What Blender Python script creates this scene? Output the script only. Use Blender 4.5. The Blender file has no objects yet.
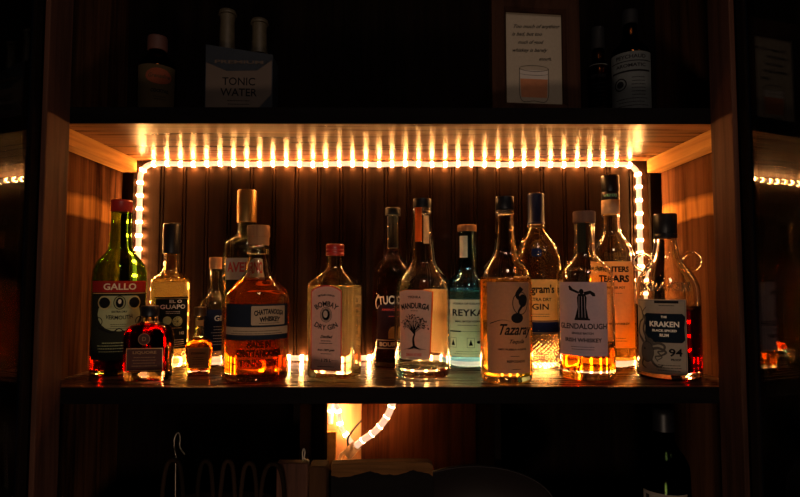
import bpy, bmesh, math, random
from mathutils import Vector, Matrix
random.seed(7)
sc = bpy.context.scene
COL = sc.collection
PI = math.pi

# ---------------------------------------------------------------- camera, world, light, exposure
cam_d = bpy.data.cameras.new('camera')
cam = bpy.data.objects.new('camera', cam_d); COL.objects.link(cam)
cam_d.sensor_width = 36.0; cam_d.lens = 560 / 800 * 36.0; cam_d.clip_start = 0.02
cam.location = (0.009, -0.863, 0.1625)
cam.rotation_euler = (PI / 2 + 0.0562, 0.0, -0.0055)
sc.camera = cam

w = bpy.data.worlds.new('dim_room'); sc.world = w; w.use_nodes = True
w.node_tree.nodes['Background'].inputs[0].default_value = (0.35, 0.45, 0.7, 1)
w.node_tree.nodes['Background'].inputs[1].default_value = 0.0012

def area_lamp(name, loc, target, size, energy, color):
    d = bpy.data.lights.new(name, 'AREA'); d.shape = 'DISK'; d.size = size; d.energy = energy; d.color = color
    o = bpy.data.objects.new(name, d); COL.objects.link(o); o.location = loc
    o.rotation_euler = (Vector(target) - Vector(loc)).to_track_quat('-Z', 'Y').to_euler()
    return o
area_lamp('room_pendant_light', (0.25, -1.3, 1.5), (0.1, 0, 0.1), 0.35, 4.2, (1.0, 0.78, 0.64))
area_lamp('low_fill_light', (0.0, -1.05, -0.52), (0.0, 0.1, 0.12), 0.2, 4.6, (1.0, 0.72, 0.52))  # unseen low lamp, added to brighten the label fronts

sc.view_settings.view_transform = 'Standard'
sc.view_settings.look = 'None'
sc.view_settings.gamma = 1.0
sc.view_settings.use_curve_mapping = False
sc.view_settings.exposure = 0.0
cy = sc.cycles
cy.max_bounces = 26; cy.transmission_bounces = 24; cy.glossy_bounces = 8; cy.diffuse_bounces = 4
cy.transparent_max_bounces = 24
cy.use_denoising = True
cy.blur_glossy = 0.2
cy.sample_clamp_indirect = 25.0
ROPE_E = 0.95        # glow of the clear tube
BULB_E = 330.0       # glow of each bulb
WARM = (1.0, 0.42, 0.115)

# ---------------------------------------------------------------- materials
MATS = {}
def _new(name):
    m = bpy.data.materials.new(name); m.use_nodes = True
    nt = m.node_tree; nt.nodes.clear()
    out = nt.nodes.new('ShaderNodeOutputMaterial')
    return m, nt, out
def principled(name, color, rough=0.5, metal=0.0, coat=0.0, spec=0.5, noise=0.0, nscale=60):
    if name in MATS: return MATS[name]
    m, nt, out = _new(name)
    b = nt.nodes.new('ShaderNodeBsdfPrincipled')
    b.inputs['Base Color'].default_value = (*color, 1); b.inputs['Roughness'].default_value = rough
    b.inputs['Metallic'].default_value = metal; b.inputs['Coat Weight'].default_value = coat
    b.inputs['Specular IOR Level'].default_value = spec
    if noise:
        tc = nt.nodes.new('ShaderNodeTexCoord'); n = nt.nodes.new('ShaderNodeTexNoise'); n.inputs['Scale'].default_value = nscale
        n.inputs['Detail'].default_value = 4
        nt.links.new(tc.outputs['Object'], n.inputs['Vector'])
        mx = nt.nodes.new('ShaderNodeMix'); mx.data_type = 'RGBA'
        mx.inputs['A'].default_value = (*[c * (1 - noise) for c in color], 1)
        mx.inputs['B'].default_value = (*[min(1, c * (1 + noise)) for c in color], 1)
        nt.links.new(n.outputs['Fac'], mx.inputs['Factor']); nt.links.new(mx.outputs['Result'], b.inputs['Base Color'])
    nt.links.new(b.outputs[0], out.inputs[0]); MATS[name] = m
    return m
def glass(name, tint=(1, 1, 1), rough=0.0, ior=1.48):
    if name in MATS: return MATS[name]
    m, nt, out = _new(name)
    g = nt.nodes.new('ShaderNodeBsdfGlass'); g.inputs['Color'].default_value = (*tint, 1)
    g.inputs['Roughness'].default_value = rough; g.inputs['IOR'].default_value = ior
    nt.links.new(g.outputs[0], out.inputs[0]); MATS[name] = m
    return m
def liquid_mat(name, color, haze=0.0):
    if name in MATS: return MATS[name]
    m, nt, out = _new(name)
    t = nt.nodes.new('ShaderNodeBsdfTransparent'); t.inputs[0].default_value = (*color, 1)
    last = t
    if haze:
        tl = nt.nodes.new('ShaderNodeBsdfTranslucent'); tl.inputs[0].default_value = (*color, 1)
        mx = nt.nodes.new('ShaderNodeMixShader'); mx.inputs[0].default_value = haze
        nt.links.new(t.outputs[0], mx.inputs[1]); nt.links.new(tl.outputs[0], mx.inputs[2]); last = mx
    nt.links.new(last.outputs[0], out.inputs[0]); MATS[name] = m
    return m
def paper(name, color, trans=0.35, see=0.0):
    if name in MATS: return MATS[name]
    m, nt, out = _new(name)
    tc = nt.nodes.new('ShaderNodeTexCoord'); n = nt.nodes.new('ShaderNodeTexNoise')
    n.inputs['Scale'].default_value = 220; n.inputs['Detail'].default_value = 5
    nt.links.new(tc.outputs['Object'], n.inputs['Vector'])
    mx = nt.nodes.new('ShaderNodeMix'); mx.data_type = 'RGBA'
    mx.inputs['A'].default_value = (*[c * 0.86 for c in color], 1); mx.inputs['B'].default_value = (*[min(1, c * 1.1) for c in color], 1)
    nt.links.new(n.outputs['Fac'], mx.inputs['Factor'])
    d = nt.nodes.new('ShaderNodeBsdfDiffuse'); t = nt.nodes.new('ShaderNodeBsdfTranslucent')
    nt.links.new(mx.outputs['Result'], d.inputs[0]); nt.links.new(mx.outputs['Result'], t.inputs[0])
    s = nt.nodes.new('ShaderNodeMixShader'); s.inputs[0].default_value = trans
    nt.links.new(d.outputs[0], s.inputs[1]); nt.links.new(t.outputs[0], s.inputs[2])
    last = s
    if see:
        tr = nt.nodes.new('ShaderNodeBsdfTransparent'); s2 = nt.nodes.new('ShaderNodeMixShader'); s2.inputs[0].default_value = see
        tr.inputs[0].default_value = (*color, 1)
        nt.links.new(s.outputs[0], s2.inputs[1]); nt.links.new(tr.outputs[0], s2.inputs[2]); last = s2
    nt.links.new(last.outputs[0], out.inputs[0]); MATS[name] = m
    return m
def emit(name, color, strength):
    if name in MATS: return MATS[name]
    m, nt, out = _new(name)
    e = nt.nodes.new('ShaderNodeEmission'); e.inputs[0].default_value = (*color, 1); e.inputs[1].default_value = strength
    nt.links.new(e.outputs[0], out.inputs[0]); MATS[name] = m
    return m
def wood(name, dark, light, axis='x', rough=0.45, coat=0.0, scale=1.0, bump=0.15, spec=0.5, patches=None):
    """stretched-noise timber; grain runs along `axis`"""
    if name in MATS: return MATS[name]
    m, nt, out = _new(name); L = nt.links
    tc = nt.nodes.new('ShaderNodeTexCoord'); mp = nt.nodes.new('ShaderNodeMapping')
    s = [70 * scale] * 3; s['xyz'.index(axis)] = 3.2 * scale
    mp.inputs['Scale'].default_value = s
    L.new(tc.outputs['Object'], mp.inputs['Vector'])
    n = nt.nodes.new('ShaderNodeTexNoise'); n.inputs['Scale'].default_value = 1.0; n.inputs['Detail'].default_value = 8
    n.inputs['Roughness'].default_value = 0.65; n.inputs['Distortion'].default_value = 0.6
    L.new(mp.outputs[0], n.inputs['Vector'])
    mp2 = nt.nodes.new('ShaderNodeMapping'); s2 = [9 * scale] * 3; s2['xyz'.index(axis)] = 1.3 * scale
    mp2.inputs['Scale'].default_value = s2; mp2.inputs['Location'].default_value = (3.1, 1.7, 0.4)
    L.new(tc.outputs['Object'], mp2.inputs['Vector'])
    n2 = nt.nodes.new('ShaderNodeTexNoise'); n2.inputs['Scale'].default_value = 1.0; n2.inputs['Detail'].default_value = 4
    L.new(mp2.outputs[0], n2.inputs['Vector'])
    mul = nt.nodes.new('ShaderNodeMath'); mul.operation = 'MULTIPLY_ADD'; mul.inputs[1].default_value = 0.55
    mul2 = nt.nodes.new('ShaderNodeMath'); mul2.operation = 'MULTIPLY'; mul2.inputs[1].default_value = 0.5
    L.new(n2.outputs['Fac'], mul2.inputs[0]); L.new(n.outputs['Fac'], mul.inputs[0]); L.new(mul2.outputs[0], mul.inputs[2])
    cr = nt.nodes.new('ShaderNodeValToRGB')
    cr.color_ramp.elements[0].position = 0.40; cr.color_ramp.elements[0].color = (*dark, 1)
    cr.color_ramp.elements[1].position = 0.63; cr.color_ramp.elements[1].color = (*light, 1)
    L.new(mul.outputs[0], cr.inputs[0])
    b = nt.nodes.new('ShaderNodeBsdfPrincipled')
    col = cr.outputs[0]
    if patches:      # (z0, z1, factor): a lighter band with soft ragged edges, light painted into the wood
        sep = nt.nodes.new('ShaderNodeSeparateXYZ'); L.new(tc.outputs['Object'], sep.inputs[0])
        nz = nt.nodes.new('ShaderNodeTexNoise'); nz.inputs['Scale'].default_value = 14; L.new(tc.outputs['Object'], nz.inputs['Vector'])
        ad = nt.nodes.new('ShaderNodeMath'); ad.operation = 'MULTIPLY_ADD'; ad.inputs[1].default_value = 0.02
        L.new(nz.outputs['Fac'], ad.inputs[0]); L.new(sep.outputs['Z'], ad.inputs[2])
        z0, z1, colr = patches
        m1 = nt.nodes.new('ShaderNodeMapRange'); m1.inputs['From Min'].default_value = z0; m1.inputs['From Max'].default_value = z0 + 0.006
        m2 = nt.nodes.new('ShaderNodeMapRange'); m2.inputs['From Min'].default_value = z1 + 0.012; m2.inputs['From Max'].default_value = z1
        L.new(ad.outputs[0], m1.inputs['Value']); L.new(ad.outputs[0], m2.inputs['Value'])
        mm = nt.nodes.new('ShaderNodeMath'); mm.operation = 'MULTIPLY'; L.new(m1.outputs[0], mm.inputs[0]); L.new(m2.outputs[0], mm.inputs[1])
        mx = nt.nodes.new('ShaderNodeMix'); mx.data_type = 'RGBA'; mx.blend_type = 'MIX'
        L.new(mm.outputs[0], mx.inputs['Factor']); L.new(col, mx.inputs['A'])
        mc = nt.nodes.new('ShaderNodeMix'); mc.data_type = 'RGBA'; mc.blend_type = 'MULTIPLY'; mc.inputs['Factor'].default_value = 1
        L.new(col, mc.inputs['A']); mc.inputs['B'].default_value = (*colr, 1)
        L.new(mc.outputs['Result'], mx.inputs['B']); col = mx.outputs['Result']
    L.new(col, b.inputs['Base Color'])
    rr = nt.nodes.new('ShaderNodeMapRange'); rr.inputs['To Min'].default_value = rough - 0.07; rr.inputs['To Max'].default_value = rough + 0.1
    L.new(n.outputs['Fac'], rr.inputs['Value']); L.new(rr.outputs[0], b.inputs['Roughness'])
    b.inputs['Coat Weight'].default_value = coat; b.inputs['Coat Roughness'].default_value = 0.22
    b.inputs['Specular IOR Level'].default_value = spec
    bp = nt.nodes.new('ShaderNodeBump'); bp.inputs['Strength'].default_value = bump; bp.inputs['Distance'].default_value = 0.0015
    L.new(n.outputs['Fac'], bp.inputs['Height']); L.new(bp.outputs[0], b.inputs['Normal'])
    L.new(b.outputs[0], out.inputs[0]); MATS[name] = m
    return m

W_UNDER = wood('varnished_shelf_wood', (0.008, 0.0035, 0.0015), (0.22, 0.092, 0.034), 'x', rough=0.27, coat=0.0, bump=0.3, spec=0.02)
W_SIDE = wood('amber_side_wood', (0.008, 0.003, 0.0015), (0.082, 0.034, 0.016), 'z', rough=0.8, bump=0.15, spec=0.0, scale=0.7, patches=(0.280, 0.312, (4.2, 4.4, 2.6)))  # dark base carries the batten's shade, bright lit band painted below it
W_BATTEN = wood('raw_pine', (0.20, 0.095, 0.028), (0.42, 0.22, 0.07), 'y', rough=0.8, spec=0.0)
W_BACK = wood('dark_beadboard', (0.004, 0.0018, 0.001), (0.028, 0.012, 0.0055), 'z', rough=0.55, bump=0.2, spec=0.05)
W_POST = wood('brown_stained_post', (0.02, 0.009, 0.006), (0.07, 0.030, 0.020), 'z', rough=0.65, bump=0.25, spec=0.03)
W_BLACK = wood('near_black_wood', (0.003, 0.0022, 0.002), (0.007, 0.0045, 0.0035), 'z', rough=0.8, bump=0.1, spec=0.0)
W_BLACKX = wood('near_black_edge', (0.0015, 0.0012, 0.0015), (0.004, 0.003, 0.003), 'x', rough=0.7, bump=0.1, spec=0.03)
W_LOWER = wood('reddish_panel', (0.03, 0.009, 0.004), (0.15, 0.048, 0.02), 'z', rough=0.8, spec=0.0, bump=0.1)
W_NICHE = wood('pale_plywood', (0.17, 0.09, 0.05), (0.30, 0.17, 0.09), 'z', rough=0.7)
CLEAR = glass('clear_glass', (0.97, 0.98, 0.96))
PANE = glass('door_glass', (0.9, 0.9, 0.9), ior=1.52)
INK = principled('black_ink', (0.008, 0.007, 0.008), 0.9, spec=0.05)
INKRED = principled('red_ink', (0.45, 0.03, 0.02), 0.6)
INKGOLD = principled('gold_ink', (0.62, 0.40, 0.14), 0.4, metal=0.3)
INKWHITE = principled('white_ink', (0.72, 0.62, 0.50), 0.6)
CORK = wood('cork_wood', (0.18, 0.08, 0.035), (0.36, 0.17, 0.07), 'z', rough=0.7, spec=0.1)

# ---------------------------------------------------------------- mesh helpers
def empty(name, loc=(0, 0, 0), rz=0.0, label=None, cat=None, group=None):
    o = bpy.data.objects.new(name, None); COL.objects.link(o); o.location = loc; o.rotation_euler = (0, 0, rz)
    o.empty_display_size = 0.02
    tag(o, label, cat, group); return o
def tag(o, label=None, cat=None, group=None, kind=None):
    if label: o['label'] = label
    if cat: o['category'] = cat
    if group: o['group'] = group
    if kind: o['kind'] = kind
    return o
def link(name, bm, mat, parent=None, smooth=False):
    me = bpy.data.meshes.new(name)
    bm.normal_update(); bm.to_mesh(me); bm.free()
    for m in (mat if isinstance(mat, (list, tuple)) else [mat]): me.materials.append(m)
    if smooth:
        for p in me.polygons: p.use_smooth = True
    o = bpy.data.objects.new(name, me); COL.objects.link(o)
    if parent: o.parent = parent
    return o
def add_box(bm, x0, x1, y0, y1, z0, z1, bevel=0.0, mat=0):
    r = bmesh.ops.create_cube(bm, size=1.0)
    vs = r['verts']
    for v in vs: v.co = Vector(((x0 + x1) / 2 + v.co.x * (x1 - x0), (y0 + y1) / 2 + v.co.y * (y1 - y0), (z0 + z1) / 2 + v.co.z * (z1 - z0)))
    fs = set(f for v in vs for f in v.link_faces)
    for f in fs: f.material_index = mat
    if bevel:
        es = list(set(e for v in vs for e in v.link_edges))
        bmesh.ops.bevel(bm, geom=es, offset=bevel, segments=2, affect='EDGES', profile=0.5)
def box(name, x0, x1, y0, y1, z0, z1, mat, parent=None, bevel=0.001):
    bm = bmesh.new(); add_box(bm, x0, x1, y0, y1, z0, z1, bevel); return link(name, bm, mat, parent)
def tube(bm, pts, r, seg=12, caps=True, radii=None):
    pts = [Vector(p) for p in pts]; rings = []
    n = None
    for i, p in enumerate(pts):
        t = (pts[min(i + 1, len(pts) - 1)] - pts[max(i - 1, 0)]).normalized()
        if n is None:
            n = t.orthogonal().normalized()
        else:
            n = (n - t * n.dot(t)).normalized()
        b = t.cross(n)
        rr = radii[i] if radii else r
        rings.append([bm.verts.new(p + (n * math.cos(a) + b * math.sin(a)) * rr) for a in [2 * PI * k / seg for k in range(seg)]])
    for a, b in zip(rings, rings[1:]):
        for k in range(seg): bm.faces.new((a[k], a[(k + 1) % seg], b[(k + 1) % seg], b[k]))
    if caps:
        bm.faces.new(rings[0][::-1]); bm.faces.new(rings[-1])
    return rings
def curve_pts(ctrl, per=10):
    """Catmull-Rom through ctrl"""
    c = [Vector(p) for p in ctrl]; c = [c[0] * 2 - c[1]] + c + [c[-1] * 2 - c[-2]]; out = []
    for i in range(1, len(c) - 2):
        for k in range(per):
            t = k / per; a, b, d, e = c[i - 1], c[i], c[i + 1], c[i + 2]
            out.append(0.5 * ((2 * b) + (d - a) * t + (2 * a - 5 * b + 4 * d - e) * t * t + (3 * b - a - 3 * d + e) * t ** 3))
    out.append(c[-2]); return out
def pchip(xs, ys, x):
    n = len(xs)
    if x <= xs[0]: return ys[0]
    if x >= xs[-1]: return ys[-1]
    h = [xs[i + 1] - xs[i] for i in range(n - 1)]; d = [(ys[i + 1] - ys[i]) / h[i] for i in range(n - 1)]
    def slope(i):
        if i == 0: return d[0] * 0.5
        if i == n - 1: return d[-1] * 0.5
        if d[i - 1] * d[i] <= 0: return 0
        w1 = 2 * h[i] + h[i - 1]; w2 = h[i] + 2 * h[i - 1]
        return (w1 + w2) / (w1 / d[i - 1] + w2 / d[i])
    i = max(k for k in range(n - 1) if xs[k] <= x); t = (x - xs[i]) / h[i]
    m0, m1 = slope(i) * h[i], slope(i + 1) * h[i]
    return (2 * t ** 3 - 3 * t * t + 1) * ys[i] + (t ** 3 - 2 * t * t + t) * m0 + (-2 * t ** 3 + 3 * t * t) * ys[i + 1] + (t ** 3 - t * t) * m1
def sup(hx, hy, n, a):
    """superellipse point; a = 0 faces -y and grows towards +x"""
    c, s = math.sin(a), -math.cos(a)
    if n > 2.01:     # polar form keeps points evenly spread
        k = (abs(c / hx) ** n + abs(s / hy) ** n) ** (-1.0 / n)
        return c * k, s * k
    return c * hx, s * hy
def lathe(bm, prof, seg=40, n=2.0, close=True):
    """prof: (r, z) bottom to top; r = 0 ends become poles"""
    rings = []
    for r, z in prof:
        rings.append([bm.verts.new((*sup(r, r, n, 2 * PI * k / seg), z)) for k in range(seg)] if r > 1e-6 else [bm.verts.new((0, 0, z))])
    for a, b in zip(rings, rings[1:]):
        for k in range(seg):
            k2 = (k + 1) % seg
            if len(a) == 1 and len(b) == 1: continue
            if len(a) == 1: bm.faces.new((a[0], b[k2], b[k]))
            elif len(b) == 1: bm.faces.new((a[k], a[k2], b[0]))
            else: bm.faces.new((a[k], a[k2], b[k2], b[k]))

LETTER2 = glass('amber_raised_glass', (0.58, 0.42, 0.28), rough=0.06)
LETTER = glass('raised_glass', (0.86, 0.84, 0.80), rough=0.14)
# ---------------------------------------------------------------- bottles
class Bottle:
    def __init__(s, keys, loc, rz=None, name='liquor_bottle', label='', group=None, mat=None, wall=0.003, base=0.008, level=None, liquid=None, seg=72, dimple=None, lip=True, cat='bottle', zf=1.0):
        s.keys = [(k[0], k[1], k[2] if len(k) > 2 else k[1], k[3] if len(k) > 3 else 2.0) for k in keys]   # z, hx, hy, n (bottom -> top)
        s.zs = [k[0] for k in s.keys]; s.cache = {}
        if rz is None: rz = math.atan2(-loc[0], 0.9 + loc[1])      # labels turned towards the middle of the bar
        s.root = empty(name, loc, rz, label, cat, group)
        s.dimple = dimple; s.root.scale = (1, 1, zf)
        top = s.zs[-1]; H = s.at
        zl = [0.0065]
        for a, b in zip(s.zs, s.zs[1:]):
            m = max(2, min(14, int((b - a) / 0.004))) if not dimple else max(4, int((b - a) / 0.0016))
            zl += [a + (b - a) * i / m for i in range(1, m + 1) if a + (b - a) * i / m > 0.0075]
        floor = max(base, level if level else base)
        rings = []   # (hx, hy, n, z)
        b0 = H(0.0)
        for f, z in ((0.0, 0.004), (0.5, 0.0035), (0.72, 0.0022), (0.82, 0.0), (0.90, 0.0), (0.96, 0.0015), (0.99, 0.004)):
            rings.append((b0[0] * f, b0[1] * f, b0[2], z))
        for z in zl: rings.append((*H(z), z))
        hx, hy, n = H(top); wt = min(wall, hx * 0.3)
        rings.append((hx - wt * 0.4, hy - wt * 0.4, n, top + 0.0012)); rings.append((hx - wt, hy - wt, n, top))
        down = [z for z in zl if z > floor + 0.003][::-1][1:]
        for z in down:
            hx, hy, n = H(z); rings.append((hx - wall, hy - wall, n, z))
        hx, hy, n = H(floor)
        for f, z in ((1.0, floor + 0.0015), (0.96, floor + 0.0003), (0.7, floor), (0.0, floor)):
            rings.append(((hx - wall) * f, (hy - wall) * f, n, z))
        bm = bmesh.new(); prev = None
        for hx, hy, n, z in rings:
            if hx < 1e-6: cur = [bm.verts.new((0, 0, z))]
            else:
                cur = []
                for k in range(seg):
                    a = 2 * PI * k / seg; x, y = sup(hx, hy, n, a)
                    if dimple and len(rings) and not (prev is None):
                        d = dimple(z, a) if hx > H(z)[0] - 1e-5 and z > 0.006 else 0
                        q = math.hypot(x, y); x *= (q + d) / q; y *= (q + d) / q
                    cur.append(bm.verts.new((x, y, z)))
            if prev:
                for k in range(seg):
                    k2 = (k + 1) % seg
                    if len(prev) == 1: bm.faces.new((prev[0], cur[k2], cur[k]))
                    elif len(cur) == 1: bm.faces.new((prev[k], prev[k2], cur[0]))
                    else: bm.faces.new((prev[k], prev[k2], cur[k2], cur[k]))
            prev = cur
        bmesh.ops.recalc_face_normals(bm, faces=bm.faces)
        s.body = link('glass_body', bm, mat or CLEAR, s.root, smooth=True)
        if liquid and level:
            bm = bmesh.new(); g = wall + 0.0004; rr = []
            h0 = H(base)
            lz = [base + 0.0006, base + 0.001, base + 0.003] + [z for z in zl if base + 0.005 < z < level - 0.002] + [level - 0.0003]
            rr.append((0, 0, 2, lz[0]))
            for i, z in enumerate(lz):
                hx, hy, n = H(z); f = (0.93, 0.97, 1.0)[i] if i < 3 else 1.0
                rr.append(((hx - g) * f, (hy - g) * f, n, z))
            rr.append((0, 0, 2, level - 0.0003)); prev = None
            for hx, hy, n, z in rr:
                cur = [bm.verts.new((0, 0, z))] if hx < 1e-6 else [bm.verts.new((*sup(hx, hy, n, 2 * PI * k / 48), z)) for k in range(48)]
                if prev:
                    for k in range(48):
                        k2 = (k + 1) % 48
                        if len(prev) == 1: bm.faces.new((prev[0], cur[k2], cur[k]))
                        elif len(cur) == 1: bm.faces.new((prev[k], prev[k2], cur[0]))
                        else: bm.faces.new((prev[k], prev[k2], cur[k2], cur[k]))
                prev = cur
            bmesh.ops.recalc_face_normals(bm, faces=bm.faces)
            link('liquid', bm, liquid, s.root, smooth=False)
    def at(s, z):
        return tuple(pchip(s.zs, [k[i] for k in s.keys], z) for i in (1, 2, 3))
    def surf(s, u, off, z):
        key = round(z, 4)
        if key not in s.cache:
            hx, hy, n = s.at(z); N = 240; pts = [sup(hx, hy, n, 2 * PI * k / N - PI) for k in range(N + 1)]
            L = [0.0]
            for p, q in zip(pts, pts[1:]): L.append(L[-1] + math.hypot(q[0] - p[0], q[1] - p[1]))
            mid = L[N // 2]; s.cache[key] = (pts, [l - mid for l in L])
        pts, L = s.cache[key]
        u = max(L[0] + 1e-6, min(L[-1] - 1e-6, u)); lo, hi = 0, len(L) - 1
        while hi - lo > 1:
            m = (lo + hi) // 2
            if L[m] <= u: lo = m
            else: hi = m
        t = (u - L[lo]) / (L[hi] - L[lo]); p, q = pts[lo], pts[hi]
        x, y = p[0] + (q[0] - p[0]) * t, p[1] + (q[1] - p[1]) * t
        tx, ty = q[0] - p[0], q[1] - p[1]; l = math.hypot(tx, ty); nx, ny = ty / l, -tx / l
        return (x + nx * off, y + ny * off, z)
    def part(s, name, bm, mat, smooth=True, label=None):
        o = link(name, bm, mat, s.root, smooth)
        if label: o['label'] = label
        return o
    def cap(s, name, prof, mat, label=None, seg=48, knurl=0):
        bm = bmesh.new(); lathe(bm, prof, seg)
        if knurl:
            for v in bm.verts:
                q = math.hypot(v.co.x, v.co.y)
                if q > 0.6 * max(p[0] for p in prof) and knurl:
                    a = math.atan2(v.co.y, v.co.x); f = 1 + 0.012 * (1 if math.sin(a * knurl) > 0 else -1)
                    v.co.x *= f; v.co.y *= f
        bmesh.ops.recalc_face_normals(bm, faces=bm.faces)
        o = s.part(name, bm, mat, smooth=False, label=label)
        for p in o.data.polygons: p.use_smooth = abs(p.normal.z) < 0.6
        return o

def text_mesh(body, size, shear=0.0, bold=0.0, extrude=0.0, space=1.0, align='CENTER', lines=1.0):
    cu = bpy.data.curves.new('lettering', 'FONT'); cu.body = body; cu.size = size; cu.align_x = align; cu.align_y = 'CENTER'
    cu.shear = shear; cu.offset = bold; cu.extrude = extrude; cu.space_character = space; cu.space_line = lines; cu.resolution_u = 3
    o = bpy.data.objects.new('lettering', cu); COL.objects.link(o)
    dg = bpy.context.evaluated_depsgraph_get(); dg.update()
    me = bpy.data.meshes.new_from_object(o.evaluated_get(dg))
    bpy.data.objects.remove(o); bpy.data.curves.remove(cu)
    return me
class Art:
    """flat artwork in (u, offset, z) that is then laid on a surface"""
    def __init__(s): s.bm = bmesh.new(); s.mats = []
    def mi(s, m):
        if m not in s.mats: s.mats.append(m)
        return s.mats.index(m)
    def poly(s, pts, mat, layer=0):
        f = s.bm.faces.new([s.bm.verts.new((p[0], layer * 0.00022, p[1])) for p in pts]); f.material_index = s.mi(mat)
    def rect(s, u0, u1, z0, z1, mat, layer=0, r=0.0):
        if r <= 0: s.poly([(u0, z0), (u1, z0), (u1, z1), (u0, z1)], mat, layer); return
        p = []
        for cx, cz, a0 in ((u1 - r, z0 + r, -PI / 2), (u1 - r, z1 - r, 0), (u0 + r, z1 - r, PI / 2), (u0 + r, z0 + r, PI)):
            p += [(cx + r * math.cos(a0 + PI / 2 * k / 4), cz + r * math.sin(a0 + PI / 2 * k / 4)) for k in range(5)]
        s.poly(p, mat, layer)
    def frame(s, u0, u1, z0, z1, t, mat, layer=1):
        s.rect(u0, u1, z0, z0 + t, mat, layer); s.rect(u0, u1, z1 - t, z1, mat, layer)
        s.rect(u0, u0 + t, z0 + t, z1 - t, mat, layer); s.rect(u1 - t, u1, z0 + t, z1 - t, mat, layer)
    def disc(s, u, z, r, mat, layer=1, rz=None, n=20):
        rz = rz or r; s.poly([(u + r * math.cos(2 * PI * k / n), z + rz * math.sin(2 * PI * k / n)) for k in range(n)], mat, layer)
    def ring(s, u, z, r, t, mat, layer=1, rz=None, a0=0, a1=2 * PI, n=24):
        rz = rz or r
        for k in range(n):
            a, b = a0 + (a1 - a0) * k / n, a0 + (a1 - a0) * (k + 1) / n
            s.poly([(u + r * math.cos(a), z + rz * math.sin(a)), (u + r * math.cos(b), z + rz * math.sin(b)),
                    (u + (r - t) * math.cos(b), z + (rz - t) * math.sin(b)), (u + (r - t) * math.cos(a), z + (rz - t) * math.sin(a))], mat, layer)
    def stroke(s, pts, wd, mat, layer=1, taper=True):
        c = curve_pts([(p[0], 0, p[1]) for p in pts], 6)
        n = len(c)
        L = []
        for i, p in enumerate(c):
            t = (c[min(i + 1, n - 1)] - c[max(i - 1, 0)]).normalized(); q = Vector((-t.z, 0, t.x))
            ww = wd * (1 - 0.75 * i / (n - 1)) if taper else wd
            L.append((p + q * ww / 2, p - q * ww / 2))
        for a, b in zip(L, L[1:]):
            s.poly([(a[0].x, a[0].z), (b[0].x, b[0].z), (b[1].x, b[1].z), (a[1].x, a[1].z)], mat, layer)
    def text(s, body, u, z, size, mat, layer=1, shear=0.0, bold=0.00018, arc=None, wide=1.0, space=1.0, rot=0.0, extrude=0.0, fit=None, align='CENTER'):
        me = text_mesh(body, size, shear, bold, extrude, space, align)
        if not me.vertices: return
        if fit:
            xs = [v.co.x for v in me.vertices]; wide = fit / (max(xs) - min(xs))
        n0 = len(s.bm.verts); nf = len(s.bm.faces)
        s.bm.from_mesh(me); s.bm.verts.ensure_lookup_table(); s.bm.faces.ensure_lookup_table()
        i = s.mi(mat)
        for v in s.bm.verts[n0:]:
            x, y, d = v.co.x * wide, v.co.y, v.co.z
            if arc:      # bend the line of text around a circle of radius arc (positive = arch)
                a = x / arc; x, y = (arc + y) * math.sin(a), (arc + y) * math.cos(a) - arc
            x, y = x * math.cos(rot) - y * math.sin(rot), x * math.sin(rot) + y * math.cos(rot)
            v.co = (u + x, layer * 0.00022 + d, z + y)
        for f in s.bm.faces[nf:]: f.material_index = i
        bpy.data.meshes.remove(me)
    def lines(s, u, z, wd, n, pitch, mat, h=0.0009, layer=1, seed=1):
        """rows of print too small to read: broken dashes"""
        r = random.Random(seed)
        for k in range(n):
            x = u - wd / 2 * r.uniform(0.7, 1.0); end = -x + 2 * u
            while x < end:
                l = r.uniform(0.0012, 0.004); s.rect(x, min(end, x + l), z - k * pitch - h / 2, z - k * pitch + h / 2, mat, layer); x += l + 0.0007
    def lay(s, fn, name, parent, cut=0.003, label=None):
        us = [v.co.x for v in s.bm.verts]; a, b = min(us), max(us)
        x = math.ceil(a / cut) * cut + 1.1e-5 if cut else 0
        while cut and x < b:
            bmesh.ops.bisect_plane(s.bm, geom=s.bm.verts[:] + s.bm.edges[:] + s.bm.faces[:], plane_co=(x, 0, 0), plane_no=(1, 0, 0)); x += cut
        for v in s.bm.verts: v.co = fn(v.co.x, v.co.y, v.co.z)
        o = link(name, s.bm, s.mats, parent)
        if label: o['label'] = label
        return o
def on(b, u0=0.0, lift=0.0004):
    return lambda u, off, z: b.surf(u + u0, off + lift, z)

# ---------------------------------------------------------------- the setting
FZ = -1.0
tag(box('floor', -2.2, 2.2, -3.2, 0.6, FZ - 0.05, FZ, W_BLACKX, None, 0), kind='structure')
tag(box('wall_back', -2.2, 2.2, 0.50, 0.55, FZ, 1.6, W_BLACK, None, 0), kind='structure')

# ---------------------------------------------------------------- the cabinet
D = 0.27; SZ = 0.406; TZ = 0.4325; SB = -0.0256
cab = empty('liquor_cabinet', (0, 0, FZ), 0, 'tall dark wooden cabinet with open glass doors and a shelf lit by rope lights', 'cabinet')
def cbox(name, x0, x1, y0, y1, z0, z1, mat, bevel=0.001, parent=None):
    bm = bmesh.new(); add_box(bm, x0, x1, y0, y1, z0, z1, bevel)
    o = link(name, bm, mat); p = parent or cab
    o.parent = p; o.matrix_parent_inverse = Matrix.Translation((0, 0, -FZ)); return o
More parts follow.
